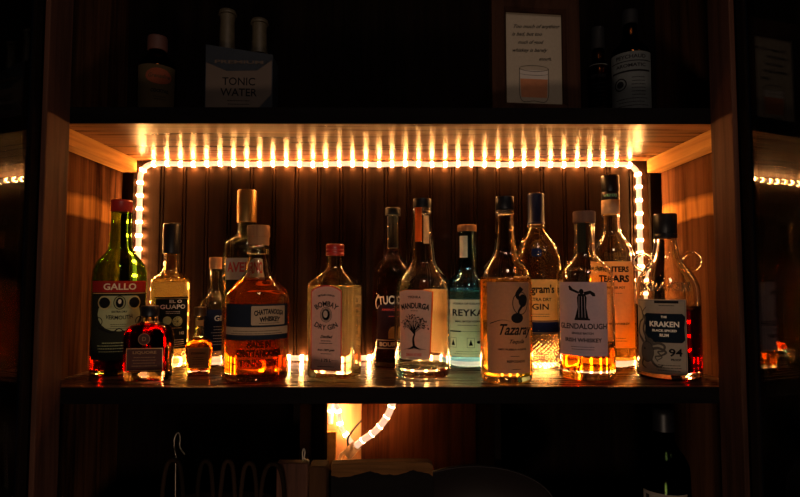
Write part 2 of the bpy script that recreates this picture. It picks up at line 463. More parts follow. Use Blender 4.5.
# back panel: beadboard with paired grooves, one mesh
def beadboard(name, x0, x1, z0, z1, mat):
    xs = [(x0, 0.0)]; p = -0.545 + 0.028
    while p < x1 - 0.01:
        if p > x0 + 0.005:
            for c in (p, p + 0.0065): xs += [(c - 0.0016, 0), (c, 0.003), (c + 0.0016, 0)]
        p += 0.0455
    xs.append((x1, 0.0)); bm = bmesh.new()
    A = [[bm.verts.new((x, D + d, z)) for x, d in xs] for z in (z0, z1)]
    Bk = [[bm.verts.new((x, D + 0.012, z)) for x in (x0, x1)] for z in (z0, z1)]
    for i in range(len(xs) - 1): bm.faces.new((A[0][i], A[0][i + 1], A[1][i + 1], A[1][i]))
    bm.faces.new((Bk[0][0], Bk[1][0], Bk[1][1], Bk[0][1]))
    bm.faces.new((A[0][0], A[1][0], Bk[1][0], Bk[0][0])); bm.faces.new((A[0][-1], Bk[0][1], Bk[1][1], A[1][-1]))
    bm.faces.new((*A[1], Bk[1][1], Bk[1][0])); bm.faces.new((*A[0][::-1], Bk[0][0], Bk[0][1]))
    o = link(name, bm, mat); o.parent = cab; o.matrix_parent_inverse = Matrix.Translation((0, 0, -FZ)); return o
beadboard('back_panel', -0.545, 0.545, SB, SZ, W_BACK)
cbox('back_panel', -0.545, 0.545, D, D + 0.012, TZ, 1.15, W_BLACK, 0)
# lower back panel with the cable gap
GX0, GX1 = -0.131, -0.0615
cbox('back_panel', -0.545, GX0, D, D + 0.012, FZ, SB, W_BLACK, 0)
cbox('back_panel', GX1, 0.166, D - 0.004, D + 0.012, FZ, SB, W_LOWER, 0.001)['label'] = 'reddish brown panel'
cbox('back_panel', 0.170, 0.545, D, D + 0.012, FZ, SB, W_BLACK, 0)
cbox('back_panel', GX0, GX1, D, D + 0.012, FZ, -0.218, W_BLACK, 0)
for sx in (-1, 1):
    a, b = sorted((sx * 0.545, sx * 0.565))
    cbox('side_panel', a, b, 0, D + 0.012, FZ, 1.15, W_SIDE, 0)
    a, b = sorted((sx * 0.500, sx * 0.508))
    cbox('front_post', a, b, -0.058, -0.0005, FZ, 1.15, W_POST, 0.0015)
    a, b = sorted((sx * 0.5085, sx * 0.565))
    cbox('front_stile', a, b, -0.02, -0.0005, FZ, 1.15, W_BLACK, 0.001)
    a, b = sorted((sx * 0.515, sx * 0.5449))
    cbox('batten', a, b, 0.002, D - 0.012, SZ - 0.027, SZ - 0.0003, W_BATTEN, 0.002)
    a, b = sorted((sx * 0.522, sx * 0.5449))
    cbox('corner_strip', a, b, D - 0.010, D - 0.0003, 0.0003, SZ - 0.028, W_BLACK, 0.001)
cbox('bottom_shelf', -0.5448, 0.5448, 0.0, D - 0.0005, -0.30, -0.275, W_BLACKX, 0.001)
W_TOPSURF = wood('polished_shelf_top', (0.022, 0.012, 0.008), (0.07, 0.035, 0.02), 'x', rough=0.26, coat=0.3, bump=0.1)
def shelf(name, z0, z1, mtop, mbot, label):
    bm = bmesh.new(); add_box(bm, -0.5448, 0.5448, 0.0, D - 0.0005, z0, z1, 0.0012)
    bm.normal_update()
    for f in bm.faces: f.material_index = 0 if f.normal.z > 0.9 else 1 if f.normal.z < -0.9 else 2
    o = link(name, bm, [mtop, mbot, W_BLACKX]); o.parent = cab; o.matrix_parent_inverse = Matrix.Translation((0, 0, -FZ)); o['label'] = label
shelf('shelf', SZ, TZ, W_BLACKX, W_UNDER, 'upper shelf board with varnished amber underside')
shelf('shelf', SB, 0.0, W_TOPSURF, W_BLACKX, 'lit shelf board with polished dark top')
# niche behind the gap
NY = 0.345
cbox('niche_back', -0.20, 0.0, NY, NY + 0.012, -0.30, SB, W_NICHE, 0)['label'] = 'pale plywood behind the gap'
cbox('niche_side', 0.001, 0.012, D + 0.0125, NY + 0.01, -0.30, SB, W_NICHE, 0)
cbox('niche_side', -0.212, -0.201, D + 0.0125, NY + 0.01, -0.30, SB, W_NICHE, 0)
cbox('niche_floor', -0.20, 0.0, D + 0.0125, NY - 0.0005, -0.223, -0.215, W_NICHE, 0)
cbox('cleat', -0.134, -0.1135, D + 0.013, NY - 0.05, -0.2149, -0.143, W_BATTEN, 0.001)
cbox('trim_strip', -0.158, -0.1325, D - 0.012, D - 0.0003, -0.274, SB - 0.001, W_BLACK, 0.002)
cbox('trim_strip', -0.205, -0.190, D - 0.006, D - 0.0003, -0.274, SB - 0.001, W_BLACK, 0.002)
# doors: hinged on the posts, swung open a little past square
def door(sx):
    hinge = empty('door', (sx * 0.509, -0.0595, 0), 0)
    ang = sx * math.radians(11.4)
    hinge.parent = cab; hinge.matrix_parent_inverse = Matrix.Translation((0, 0, -FZ)); hinge.rotation_euler = (0, 0, ang)
    z0, z1, Wd, st = FZ + 0.05, 1.12, 0.52, 0.013
    bm = bmesh.new(); t0, t1 = sorted((0.0, sx * 0.018))
    add_box(bm, t0, t1, -st, 0, z0, z1, 0.001); add_box(bm, t0, t1, -Wd, -Wd + 0.04, z0, z1, 0.001)
    add_box(bm, t0, t1, -Wd + 0.04, -st, z0, z0 + 0.05, 0.001); add_box(bm, t0, t1, -Wd + 0.04, -st, z1 - 0.05, z1, 0.001)
    link('door_frame', bm, W_BLACK, hinge)
    bm = bmesh.new(); g0, g1 = sorted((sx * 0.005, sx * 0.009)); add_box(bm, g0, g1, -Wd + 0.0402, -st - 0.0002, z0 + 0.0502, z1 - 0.0502)
    link('pane', bm, PANE, hinge)
door(-1); door(1)
cbox('divider', 0.1705, 0.182, 0.080, D - 0.0005, -0.2745, SB - 0.0005, W_BLACK, 0.001)
cbox('divider', -0.170, -0.1585, 0.12, D - 0.0125, -0.2745, SB - 0.0005, W_BLACK, 0.001)

# ---------------------------------------------------------------- rope light
BULB = emit('led_bulb_glow', WARM, BULB_E)
m, nt, out = _new('clear_rope_tube')
e = nt.nodes.new('ShaderNodeEmission'); e.inputs[0].default_value = (1.0, 0.62, 0.40, 1); e.inputs[1].default_value = ROPE_E
gl = nt.nodes.new('ShaderNodeBsdfPrincipled'); gl.inputs['Base Color'].default_value = (0.6, 0.55, 0.5, 1); gl.inputs['Roughness'].default_value = 0.25
ad = nt.nodes.new('ShaderNodeAddShader'); nt.links.new(e.outputs[0], ad.inputs[0]); nt.links.new(gl.outputs[0], ad.inputs[1]); nt.links.new(ad.outputs[0], out.inputs[0])
TUBE = m
def resample(pts, step):
    out = [Vector(pts[0])]; acc = 0.0
    for a, b in zip(pts, pts[1:]):
        a, b = Vector(a), Vector(b); L = (b - a).length; d = step - acc
        while d <= L:
            out.append(a + (b - a) * (d / L)); d += step
        acc = (acc + L) % step if L + acc >= step else acc + L
    return out
bulb_mesh = None
def make_bulb(parent, p, t, sc_=1.0):
    global bulb_mesh
    if bulb_mesh is None:
        bm = bmesh.new(); bmesh.ops.create_icosphere(bm, subdivisions=2, radius=1.0)
        for v in bm.verts: v.co = Vector((v.co.x * 0.0064, v.co.y * 0.0064, v.co.z * 0.0052))
        bulb_mesh = bpy.data.meshes.new('led_bulb'); bm.to_mesh(bulb_mesh); bm.free(); bulb_mesh.materials.append(BULB)
        for q in bulb_mesh.polygons: q.use_smooth = True
    o = bpy.data.objects.new('led_bulb', bulb_mesh); COL.objects.link(o); o.parent = parent
    o.scale = (sc_,) * 3; o.location = p; o.rotation_euler = Vector(t).to_track_quat('Z', 'Y').to_euler()
def rope(name, path, label, spacing=0.0254, r=0.0052, first=0.0, n_extra=None):
    root = empty(name, (0, 0, 0), 0, label, 'rope light')
    bm = bmesh.new(); tube(bm, path, r, 14); bmesh.ops.recalc_face_normals(bm, faces=bm.faces)
    link('rope_tube', bm, TUBE, root, smooth=True)
    pts = resample(path, 0.001); n = int(spacing / 0.001)
    k = 6
    c = 0
    while k < len(pts) - 3:
        make_bulb(root, pts[int(k)], (pts[int(k) + 2] - pts[int(k) - 2]), max(1.0, r / 0.0062)); k += spacing / 0.001; c += 1
    print('bulbs', c); return root
RY = D - 0.0075
def arc(cx, cz, r, a0, a1, y, n=8):
    return [(cx + r * math.cos(a0 + (a1 - a0) * k / n), y, cz + r * math.sin(a0 + (a1 - a0) * k / n)) for k in range(n + 1)]
xl, xr, zt, zb, R = -0.510, 0.500, SZ - 0.0085, 0.0075, 0.028
path = [(x / 100.0, RY, zb) for x in range(-4, -47, -2)]      # bottom, from the middle to the left
path += arc(xl + R, zb + R, R, -PI / 2, -PI, RY)
path += [(xl, RY, z / 100.0) for z in range(6, 36, 3)]
path += arc(xl + R, zt - R, R, PI, PI / 2, RY)
path += [(x / 100.0, RY, zt + 0.001 * math.sin(x * 0.5)) for x in range(-46, 46, 2)]
path += arc(xr - R, zt - R, R, PI / 2, 0, RY)
path += [(xr, RY, z / 100.0) for z in range(35, 5, -3)]
path += arc(xr - R, zb + R, R, 0, -PI / 2, RY)
path += [(x / 100.0, RY, zb) for x in range(46, 0, -2)]
lr = rope('rope_light', path, 'clear rope light glowing warm around the back edge of the bottle shelf', spacing=0.0268)
p2 = curve_pts([(0.003, 0.225, -0.029), (0.003, 0.225, -0.060), (-0.003, 0.226, -0.084), (-0.014, 0.228, -0.105), (-0.033, 0.232, -0.128), (-0.058, 0.238, -0.147), (-0.070, 0.242, -0.158)], 6)
r2 = rope('rope_light', p2, 'short end of rope light hanging below the shelf to a white connector', spacing=0.0225, r=0.0066)
bm = bmesh.new(); tube(bm, [(-0.070, 0.242, -0.158), (-0.0765, 0.245, -0.165), (-0.086, 0.250, -0.177)], 0.0105, 14)
CONN = paper('milky_plastic', (0.75, 0.62, 0.50), 0.6)
link('connector', bm, CONN, r2, True)
bm = bmesh.new(); tube(bm, curve_pts([(-0.082, 0.250, -0.172), (-0.097, 0.255, -0.177), (-0.103, 0.258, -0.190), (-0.093, 0.258, -0.200), (-0.083, 0.257, -0.192)], 6), 0.0042, 10)
link('white_cord', bm, CONN, r2, True)
p3 = curve_pts([(-0.1175, 0.325, -0.030), (-0.1186, 0.325, -0.088), (-0.112, 0.325, -0.117), (-0.108, 0.325, -0.1415), (-0.093, 0.322, -0.164), (-0.080, 0.320, -0.180)], 6)
r3 = rope('rope_light', p3, 'tail of rope light glowing inside the pale niche behind the gap', spacing=0.0254)
p4 = curve_pts([(-0.1285, 0.331, -0.030), (-0.129, 0.331, -0.075), (-0.1288, 0.332, -0.100), (-0.1300, 0.333, -0.1385)], 6)
r4 = rope('rope_light', p4, 'straight strand of rope light at the left edge inside the pale niche', spacing=0.0254)
bm = bmesh.new(); tube(bm, curve_pts([(-0.058, 0.290, -0.117), (-0.075, 0.284, -0.134), (-0.089, 0.280, -0.154), (-0.088, 0.278, -0.172)], 6), 0.0022, 8)
tag(link('power_cable', bm, principled('black_rubber', (0.01, 0.01, 0.01), 0.5), None, True), 'thin black cable curving through the gap beside the white connector', 'cable')

GRP = 'liquor bottles on the lit shelf'
def K(*a): return a
def scr(s): return s
BLACKCAP = principled('black_cap', (0.006, 0.006, 0.008), 0.4, spec=.25)
# ---- 1 green vermouth bottle
GREEN = glass('green_glass', (0.62, 0.78, 0.36))
b = Bottle([(0.0, .0440), (.02, .0440), (.165, .0440), (.185, .0425), (.200, .0375), (.212, .0280), (.226, .0195), (.245, .0172), (.280, .0165), (.292, .0168), (.300, .0168)],
           (-0.4825, 0.134, 0.0003), None, 'liquor_bottle', 'tall green glass bottle with red cap, leftmost on the lit shelf', GRP, GREEN, zf=.967, level=.058, liquid=liquid_mat('dark_red_vermouth', (0.25, 0.03, 0.01)))
b.cap('cap', [(0, .2925), (.0176, .2925), (.0176, .309), (.0182, .3095), (.0182, .3125), (.0172, .3145), (0, .3145)], principled('red_cap', (0.25, 0.012, 0.010), 0.35, noise=.3, nscale=150), 'red screw cap')
a = Art(); BK = paper('black_label', (0.018, 0.018, 0.012), 0.05); RD = paper('red_label', (0.30, 0.02, 0.015), 0.25); CRM = paper('cream_label', (0.75, 0.62, 0.42), 0.25)
a.rect(-.052, .052, .028, .146, BK); a.rect(-.052, .052, .146, .166, RD, 1)
a.text('GALLO', 0.0, .1555, .0155, CRM, 2, bold=.0003, fit=.052)
a.rect(-.050, .050, .1438, .1448, INKGOLD, 1)
GRN = paper('olive_label', (0.40, 0.40, 0.20), 0.2)
a.disc(0, .108, .036, GRN, 1, .030); a.rect(-.034, .034, .118, .140, GRN, 1, .008)
for sx in (-1, 1):
    a.disc(sx * .024, .128, .0095, INK, 2); a.ring(sx * .024, .128, .0115, .001, INKGOLD, 3); a.ring(sx * .034, .095, .008, .0015, INK, 2)
a.disc(0, .128, .006, INK, 2, .009); a.disc(0, .130, .0025, CRM, 3, .004); a.ring(0, .128, .0095, .0012, INK, 2, .012)
a.text('EXTRA DRY', 0, .112, .0045, INK, 2); a.text('VERMOUTH', 0, .1015, .0098, INK, 3, bold=.0002, arc=-.12, fit=.042)
a.lines(0, .090, .036, 3, .0035, INK, .0009, 2); a.stroke([(-.034, .085), (-.012, .076), (0, .083), (.012, .076), (.034, .085)], .003, INK, 2)
a.rect(-.050, .050, .040, .066, BK, 1); a.lines(0, .058, .07, 4, .005, GRN, .0011, 2)
a.lay(on(b, .002), 'label', b.root, label='black label with a red band on top')

# ---- 2 square red liqueur flask
REDL = liquid_mat('ruby_liqueur', (0.50, 0.012, 0.006))
b = Bottle([(0.0, .0345, .023, 5), (.066, .0358, .0245, 6), (.078, .0340, .0235, 5), (.0865, .0285, .019, 3.5), (.0915, .0155, .0145, 2.2), (.095, .0130, .0130), (.101, .0125, .0125)],
           (-0.3985, 0.068, 0.0003), math.radians(8), 'liqueur_flask', 'small square flask of dark red liqueur with black cap in front of the green bottle', GRP, glass('warm_clear_glass', (1, .93, .86)), zf=1.015, level=.089, liquid=REDL, base=.014, wall=.0028)
b.cap('cap', [(0, .1015), (.0135, .1015), (.0142, .1025), (.0142, .1165), (.0132, .118), (0, .118)], BLACKCAP, 'square black cap', seg=48)
a = Art(); DL = paper('dark_red_label', (0.07, 0.03, 0.025), 0.1)
a.rect(-.0285, .0285, .016, .053, DL, 0, .002); a.frame(-.0275, .0275, .017, .052, .0006, INKGOLD); a.text('LIQUORE', 0, .0455, .006, paper('dim_gold', (.22, .12, .06), 0), 1, bold=.0002, fit=.036); a.lines(0, .038, .044, 4, .0045, paper('dim_gold', (.22, .12, .06), 0))
a.lay(on(b), 'label', b.root)
a = Art(); a.disc(0, .0665, .0095, DL, 0); a.ring(0, .0665, .009, .0008, paper('dim_gold', (.22, .12, .06), 0)); a.text('D', 0, .0665, .009, paper('dim_gold', (.22, .12, .06), 0), 1)
a.lay(on(b, -.001), 'seal', b.root)

# ---- 3 clear tequila with black cap and black label
b = Bottle([(0.0, .0335), (.02, .0345), (.150, .0350), (.161, .0340), (.170, .026), (.177, .0165), (.186, .0137), (.205, .0130), (.215, .0130)],
           (-0.4205, 0.205, 0.0003), None, 'liquor_bottle', 'clear bottle with tall black cap and black label behind the red flask', GRP, glass('pale_gold_glass', (1.0, .95, .80)), level=.158, liquid=liquid_mat('pale_tequila', (0.97, .90, .62), .16))
b.cap('cap', [(0, .212), (.0152, .212), (.0160, .214), (.0160, .266), (.0150, .2695), (0, .2695)], BLACKCAP, 'tall black cap')
a = Art(); a.rect(-.034, .034, .036, .131, BK, 0, .001)
a.text('EL O', .006, .1225, .0075, INKWHITE, 1, fit=.022); a.text('GUAPO', .002, .1125, .0105, INKWHITE, 1, bold=.0002, fit=.046); a.lines(.002, .104, .034, 2, .003, INKWHITE, .0007)
LEM = paper('lemon_print', (.62, .58, .22), .2)
a.disc(-.008, .088, .0075, LEM, 1); a.disc(.010, .086, .009, LEM, 1); a.ring(.010, .086, .0075, .0007, INK, 2); a.disc(.010, .086, .001, INK, 2)
for k in range(8): a.stroke([(.010, .086), (.010 + .0075 * math.cos(k * PI / 4), .086 + .0075 * math.sin(k * PI / 4))], .0006, INK, 2, False)
a.lines(.0, .074, .05, 1, .003, INKGOLD, .001); a.text('142', .018, .064, .007, INKWHITE, 1); a.lines(.012, .052, .03, 3, .004, INKWHITE, .0007)
a.frame(-.032, .032, .040, .128, .0005, INKGOLD)
a.lay(on(b, .004), 'label', b.root)

# ---- 4 miniature of cognac
COG = liquid_mat('amber_cognac', (0.90, 0.45, 0.09), .1)
b = Bottle([(0.0, .0195, .0155, 5), (.044, .0222, .017, 6), (.054, .0205, .0165, 4), (.061, .0125, .012, 2.5), (.068, .0082, .0082), (.099, .0078, .0078)],
           (-0.3375, 0.130, 0.0003), math.radians(14), 'miniature_bottle', 'tiny amber miniature bottle with dark cap between two full-size bottles', GRP, CLEAR, level=.058, liquid=COG, base=.005, wall=.0018, seg=56)
b.cap('cap', [(0, .0995), (.0102, .0995), (.0105, .1005), (.0105, .113), (.0098, .1145), (0, .1145)], principled('bronze_cap', (.10, .05, .02), .35, metal=.6), seg=36)
a = Art(); GL = paper('tan_gold_label', (.30, .15, .05), .2); a.rect(-.0175, .0175, .010, .046, GL, 0, .001); a.frame(-.0168, .0168, .011, .045, .0006, INKGOLD)
a.text('COGNAC', 0, .036, .0052, INK, 1, fit=.024); a.lines(0, .029, .022, 4, .0038, INK, .0009)
a.lay(on(b), 'label', b.root)
a = Art(); a.rect(-.007, .007, .082, .092, GL); a.lay(on(b), 'neck_label', b.root)

# ---- 5 small clear bottle at the back
b = Bottle([(0.0, .0280), (.110, .0283), (.119, .0265), (.130, .0190), (.140, .0115), (.150, .0103), (.180, .0108), (.183, .0110)],
           (-0.3405, 0.2185, 0.0003), None, 'liquor_bottle', 'small clear bottle with cork top and dark label behind the tiny amber miniature', GRP, CLEAR, level=.10, liquid=liquid_mat('clear_spirit', (.95, .93, .88)))
b.cap('stopper', [(0, .1835), (.0115, .1835), (.0118, .1845), (.0118, .2045), (.011, .206), (0, .206)], CORK, seg=36)
a = Art(); NV = paper('navy_label', (.02, .022, .04), .08); a.rect(-.030, .030, .030, .107, NV, 0, .001); a.text('GIN', 0, .09, .014, INKWHITE, 1); a.lines(0, .075, .036, 7, .0055, INKWHITE, .0009)
a.lay(on(b, .012), 'label', b.root)

# ---- 6 tall gold-capped bottle behind the whiskey
b = Bottle([(0.0, .0400), (.03, .0415), (.222, .0415), (.235, .0385), (.243, .0290), (.250, .0185), (.258, .0165), (.270, .0163), (.275, .0165)],
           (-0.2705, 0.176, 0.0003), None, 'liquor_bottle', 'tall bottle with long gold cap standing behind the round amber whiskey bottle', GRP, glass('aqua_clear', (.93, .98, .93)), zf=.988, level=.165, liquid=liquid_mat('dark_amaro', (.55, .30, .16)))
b.cap('cap', [(0, .2715), (.0172, .2715), (.0178, .2735), (.0178, .330), (.0168, .333), (0, .333)], principled('gold_cap', (.36, .20, .06), .38, metal=.7, noise=.35, nscale=70), 'long gold cap')
a = Art(); WL = paper('white_label', (.50, .42, .34), .3)
a.rect(-.042, .042, .165, .204, WL); a.text('AVERNO', .0, .1865, .0240, INKRED, 1, bold=.0008, fit=.074)
a.rect(-.042, .042, .060, .1645, BK); a.disc(0, .145, .012, GL, 1); a.text('AMARO', 0, .115, .012, INKWHITE, 1); a.lines(0, .10, .05, 5, .006, INKWHITE, .001)
a.lay(on(b, .002), 'label', b.root)

# ---- 7 round amber whiskey bottle
WH = liquid_mat('amber_whiskey', (0.84, 0.36, 0.06), .10)
b = Bottle([(0.0, .0500), (.012, .0515), (.128, .0515), (.142, .0490), (.152, .0410), (.162, .0310), (.171, .0235), (.180, .0195), (.188, .0195), (.196, .0165), (.208, .0158), (.219, .0160)],
           (-0.221, 0.0665, 0.0003), None, 'whiskey_bottle', 'wide round amber whiskey bottle with raised lettering on its lower glass', GRP, CLEAR, level=.160, liquid=WH, base=.014, wall=.003)
b.cap('stopper', [(0, .2195), (.0168, .2195), (.0176, .221), (.0176, .2325), (.0186, .2335), (.0186, .2510), (.0176, .2525), (0, .2525)], CORK, 'wooden stopper')
a = Art(); TN = paper('tan_label', (.42, .29, .18), .25); NV2 = paper('dark_blue_label', (.013, .016, .024), .05)
a.rect(-.060, .060, .0685, .1245, NV2); a.rect(-.060, .060, .0765, .0885, TN, 1); a.lines(0, .0825, .105, 2, .004, INK, .0009, 2)
a.rect(-.0085, .050, .0915, .1215, TN, 1, .002); a.text('CHATTANOOGA', .0205, .1125, .0105, INK, 2, bold=.0005, arc=.09, fit=.050, shear=.15); a.text('WHISKEY', .0205, .1010, .0100, INK, 2, bold=.0005, arc=.09, fit=.034, shear=.15)
a.lines(.0205, .0945, .046, 1, .004, INK, .0008, 2)
a.lay(on(b), 'label', b.root)
a = Art()
for t, z, wdt in (('MADE IN', .0615, .036), ('CHATTANOOGA', .0475, .072), ('TENNESSEE', .0325, .062)): a.text(t, .004, z, .0140, LETTER2, 0, bold=.0006, extrude=.0020, fit=wdt)
a.lay(on(b, 0, 0.0), 'raised_lettering', b.root)
b.cap('neck_ring', [(.0158, .2045), (.0175, .205), (.0180, .209), (.0175, .213), (.0158, .2135)], CLEAR)

# ---- 8 square gin bottle
b = Bottle([(0.0, .0405, .0300, 7), (.150, .0410, .0305, 7), (.157, .0402, .0295, 6), (.165, .0340, .0260, 4), (.178, .0190, .0170, 2.4), (.186, .0145, .0145), (.200, .0138, .0138), (.205, .0138, .0138)],
           (-0.0970, 0.096, 0.0003), math.radians(-17), 'gin_bottle', 'square clear gin bottle with red cap and arched pink label', GRP, glass('faint_straw_glass', (1.0, .97, .86)), base=.012, wall=.003, level=.150, liquid=liquid_mat('clear_gin', (.98, .95, .86), .14))
b.cap('cap', [(0, .2035), (.0148, .2035), (.0155, .2045), (.0155, .2085), (.0147, .209), (.0155, .2095), (.0155, .2145), (.0147, .215), (.0155, .2155), (.0155, .2215), (.0145, .2235), (0, .2235)], principled('dark_red_cap', (.30, .018, .012), .3, noise=.3), 'dark red screw cap')
a = Art(); PK = paper('pink_cream_label', (.86, .62, .47), .62)
def arched(a, u0, u1, z0, z1, rise, mat, layer):
    n = 12; a.poly([(u0, z0), (u1, z0), (u1, z1)] + [(u1 + (u0 - u1) * k / n, z1 + rise * math.sin(PI * k / n) ** .7) for k in range(1, n)] + [(u0, z1)], mat, layer)
arched(a, -.0275, .0275, .0135, .144, .0095, INKRED, 0); arched(a, -.0258, .0258, .0155, .1425, .009, PK, 1)
a.text('DISTILLED LONDON', 0, .1375, .0035, INK, 2, arc=.05, fit=.030)
a.text('BOMBAY', 0, .1225, .0120, INK, 2, bold=.0003, arc=.030, fit=.042)
a.disc(0, .105, .0085, INK, 2, .0105); a.ring(0, .105, .0105, .0007, INK, 2, .0125); a.disc(-.001, .106, .004, PK, 3, .006); a.ring(0, .105, .0078, .0006, PK, 3, .0098)
a.text('DRY GIN', 0, .0835, .0115, INK, 2, bold=.0003, arc=-.036, fit=.042)
a.text('Distilled', 0, .0685, .0062, INK, 2, shear=.4); a.lines(0, .062, .024, 2, .004, INK, .0012, 2)
a.text('from 100% grain', 0, .047, .0045, INK, 2, shear=.4); a.lines(0, .041, .024, 1, .004, INK, .0010, 2, seed=3)
a.rect(-.022, -.010, .030, .0305, INK, 2); a.rect(.010, .022, .030, .0305, INK, 2); a.text('1 75 L', 0, .030, .0065, INK, 2, fit=.017); a.lines(0, .020, .04, 1, .003, INK, .001, 2)
a.lay(on(b, -.002), 'label', b.root, label='arched pink label with dark red border')
a = Art()
for k in range(7): a.text('GIN BOMB'[k], 0, .128 - k * .009, .0085, LETTER, 0, extrude=.0014)
bb = b; a.lay(lambda u, off, z: b.surf(u + .0650, off, z), 'raised_lettering', b.root)

# ---- 9 dark bourbon at the back
b = Bottle([(0.0, .0385), (.01, .0395), (.165, .0372), (.180, .0350), (.195, .0280), (.206, .0185), (.214, .0150), (.224, .0138), (.276, .0140), (.282, .0150), (.287, .0150)],
           (0.0010, 0.213, 0.0003), None, 'bourbon_bottle', 'slim dark bourbon bottle with ornate white lettering at the back', GRP, CLEAR, zf=.993, level=.218, liquid=liquid_mat('deep_bourbon', (0.58, 0.18, 0.03)), base=.01)
b.cap('stopper', [(0, .2255), (.0098, .2255), (.0098, .2885), (.0145, .2890), (.0150, .290), (.0150, .301), (.014, .303), (0, .303)], BLACKCAP, 'black stopper')
a = Art(); DB = paper('black_bourbon_label', (.03, .015, .02), .12)
a.rect(-.030, .044, .034, .118, DB, 0, .001)
a.text('TUCKER', .003, .1255, .0215, INKWHITE, 1, bold=.0004, fit=.058, arc=.2); a.stroke([(-.026, .136), (-.034, .122), (-.030, .110), (-.024, .116)], .0025, INKWHITE, 1)
a.text('AMERICAN OAK', .006, .108, .0055, INKRED, 2, fit=.05); a.lines(.006, .096, .03, 1, .004, INKRED, .0012, 2)
a.disc(.006, .066, .0115, INKGOLD, 2); a.rect(-.0055, .0175, .055, .066, INKGOLD, 2)
a.rect(-.030, .044, .0515, .0525, INKWHITE, 2); a.rect(-.030, .044, .0365, .0375, INKWHITE, 2)
a.text('BOURBON', .005, .0440, .0105, INKWHITE, 2, bold=.0003, fit=.056)
a.lay(on(b, -.002), 'label', b.root)

# ---- 10 clear bottle with tapering neck
b = Bottle([(0.0, .0455), (.012, .0468), (.142, .0482), (.158, .0455), (.170, .0390), (.182, .0290), (.194, .0225), (.212, .0205), (.235, .0182), (.278, .0156), (.286, .0158)],
           (0.0525, 0.1015, 0.0003), None, 'liquor_bottle', 'clear round-shouldered bottle with black cap and orange neck strip near the centre', GRP, CLEAR, base=.016, wall=.0035)
b.cap('cap', [(0, .2865), (.0152, .2865), (.0157, .2875), (.0157, .3010), (.0150, .3025), (0, .3025)], BLACKCAP, 'black cap')
b.cap('lip_ring', [(.0157, .2775), (.0170, .2780), (.0170, .2845), (.0157, .285)], CLEAR)
a = Art(); GY = paper('grey_cream_label', (.68, .54, .42), .58); OR = paper('orange_strip', (.75, .13, .02), .45)
a.poly([(-.0270, .034), (.0215, .034), (.0235, .036), (.0290, .143), (.0150, .146), (-.0180, .146), (-.0320, .143), (-.0290, .036)], OR, 0)
a.poly([(-.0275, .0325), (.0195, .0325), (.0215, .0345), (.0260, .1425), (.0120, .1455), (-.0180, .1455), (-.0320, .1425), (-.0295, .0345)], GY, 1)
a.text('TEQUILA', -.003, .1345, .005, INK, 2, arc=.06, fit=.022); a.text('MANDURGA', -.003, .1200, .0125, INK, 2, bold=.0005, arc=.085, fit=.050)
a.lines(-.003, .112, .016, 1, .003, INK, .0009, 2)
r = random.Random(4)
a.stroke([(-.003, .052), (-.0045, .066), (-.002, .076), (-.0035, .088)], .0045, INK, 2)
for k in range(22):
    t = -1.45 + 2.9 * k / 21; l = r.uniform(.012, .021); ex, ez = -.0035 + math.sin(t) * l, .084 + math.cos(t) * l * .95
    a.stroke([(-.0035, .074 + r.uniform(0, .006)), ((ex - .0035) / 2 + r.uniform(-.001, .001), (.080 + ez) / 2), (ex, ez)], .0013, INK, 2)
    for q in range(5): a.disc(ex + r.uniform(-.005, .005), ez + r.uniform(-.004, .003), r.uniform(.0006, .0014), INK, 2, None, 5)
for k in range(11):
    t = -1 + k / 5; a.stroke([(-.003, .056), (-.003 + t * .008, .051), (-.003 + t * .019, .047 + r.uniform(0, .003))], .0014, INK, 2)
a.text('SAN JOSE', -.004, .0405, .0065, INKRED, 2, fit=.026); a.lines(-.004, .0355, .02, 1, .003, INK, .0008, 2)
a.lay(on(b, -.010), 'label', b.root)
a = Art(); CR2 = paper('cream_back_label', (.85, .60, .36), .7); a.rect(-.032, .032, .034, .146, CR2, 0, .004); a.lines(0, .13, .05, 12, .007, INK, .0008)
a.lay(lambda u, off, z: b.surf(u + .118, off + .0004, z), 'back_label', b.root)
a = Art(); a.rect(-.0125, -.0005, .2275, .2860, OR); a.text('TEQUILA', -.0065, .256, .006, INK, 1, rot=PI / 2, fit=.04)
a.lay(on(b), 'neck_strip', b.root, label='orange paper strip')
a = Art(); a.rect(.0025, .0125, .224, .272, CR2); a.lay(on(b), 'neck_strip', b.root, label='tan paper strip')

# ---- 11 teal-tinted vodka
TEAL = glass('teal_glass', (0.66, 0.86, 0.95))
b = Bottle([(0.0, .0410), (.012, .0425), (.145, .0425), (.155, .0400), (.165, .0320), (.175, .0225), (.188, .0170), (.215, .0158), (.250, .0158), (.255, .0162)],
           (0.1440, 0.213, 0.0003), None, 'vodka_bottle', 'teal-tinted bottle with pale wooden cap and plain white label', GRP, TEAL, level=.142, liquid=liquid_mat('teal_vodka', (.60, .86, .95), .08), base=.012)
b.cap('stopper', [(0, .2555), (.0178, .2555), (.0183, .2565), (.0183, .2665), (.0175, .268), (0, .268)], CORK, 'pale wooden cap')
a = Art(); WH2 = paper('white_vodka_label', (.85, .75, .64), .62); a.rect(-.044, .044, .022, .126, WH2, 0, .001)
a.text('VODKA OF ICELAND', 0, .1185, .0048, INK, 1, fit=.056); a.text('REYKA', 0, .1015, .0165, INK, 1, bold=.0005, fit=.060, space=1.1)
a.text('SMALL BATCH VODKA', 0, .086, .0045, INK, 1, fit=.048); a.lines(0, .079, .05, 1, .004, INK, .0009)
a.rect(-.040, -.012, .0665, .0690, INK, 1); a.rect(-.012, .040, .0675, .0680, INK, 1)
for u in (-.028, .006): a.frame(u - .007, u + .007, .038, .056, .0005, INK); a.poly([(u - .004, .042), (u + .004, .042), (u, .053)], INK, 1)
a.disc(.022, .048, .005, INK, 1, .003); a.lines(0, .031, .06, 2, .004, INK, .0007)
a.lay(on(b), 'label', b.root)
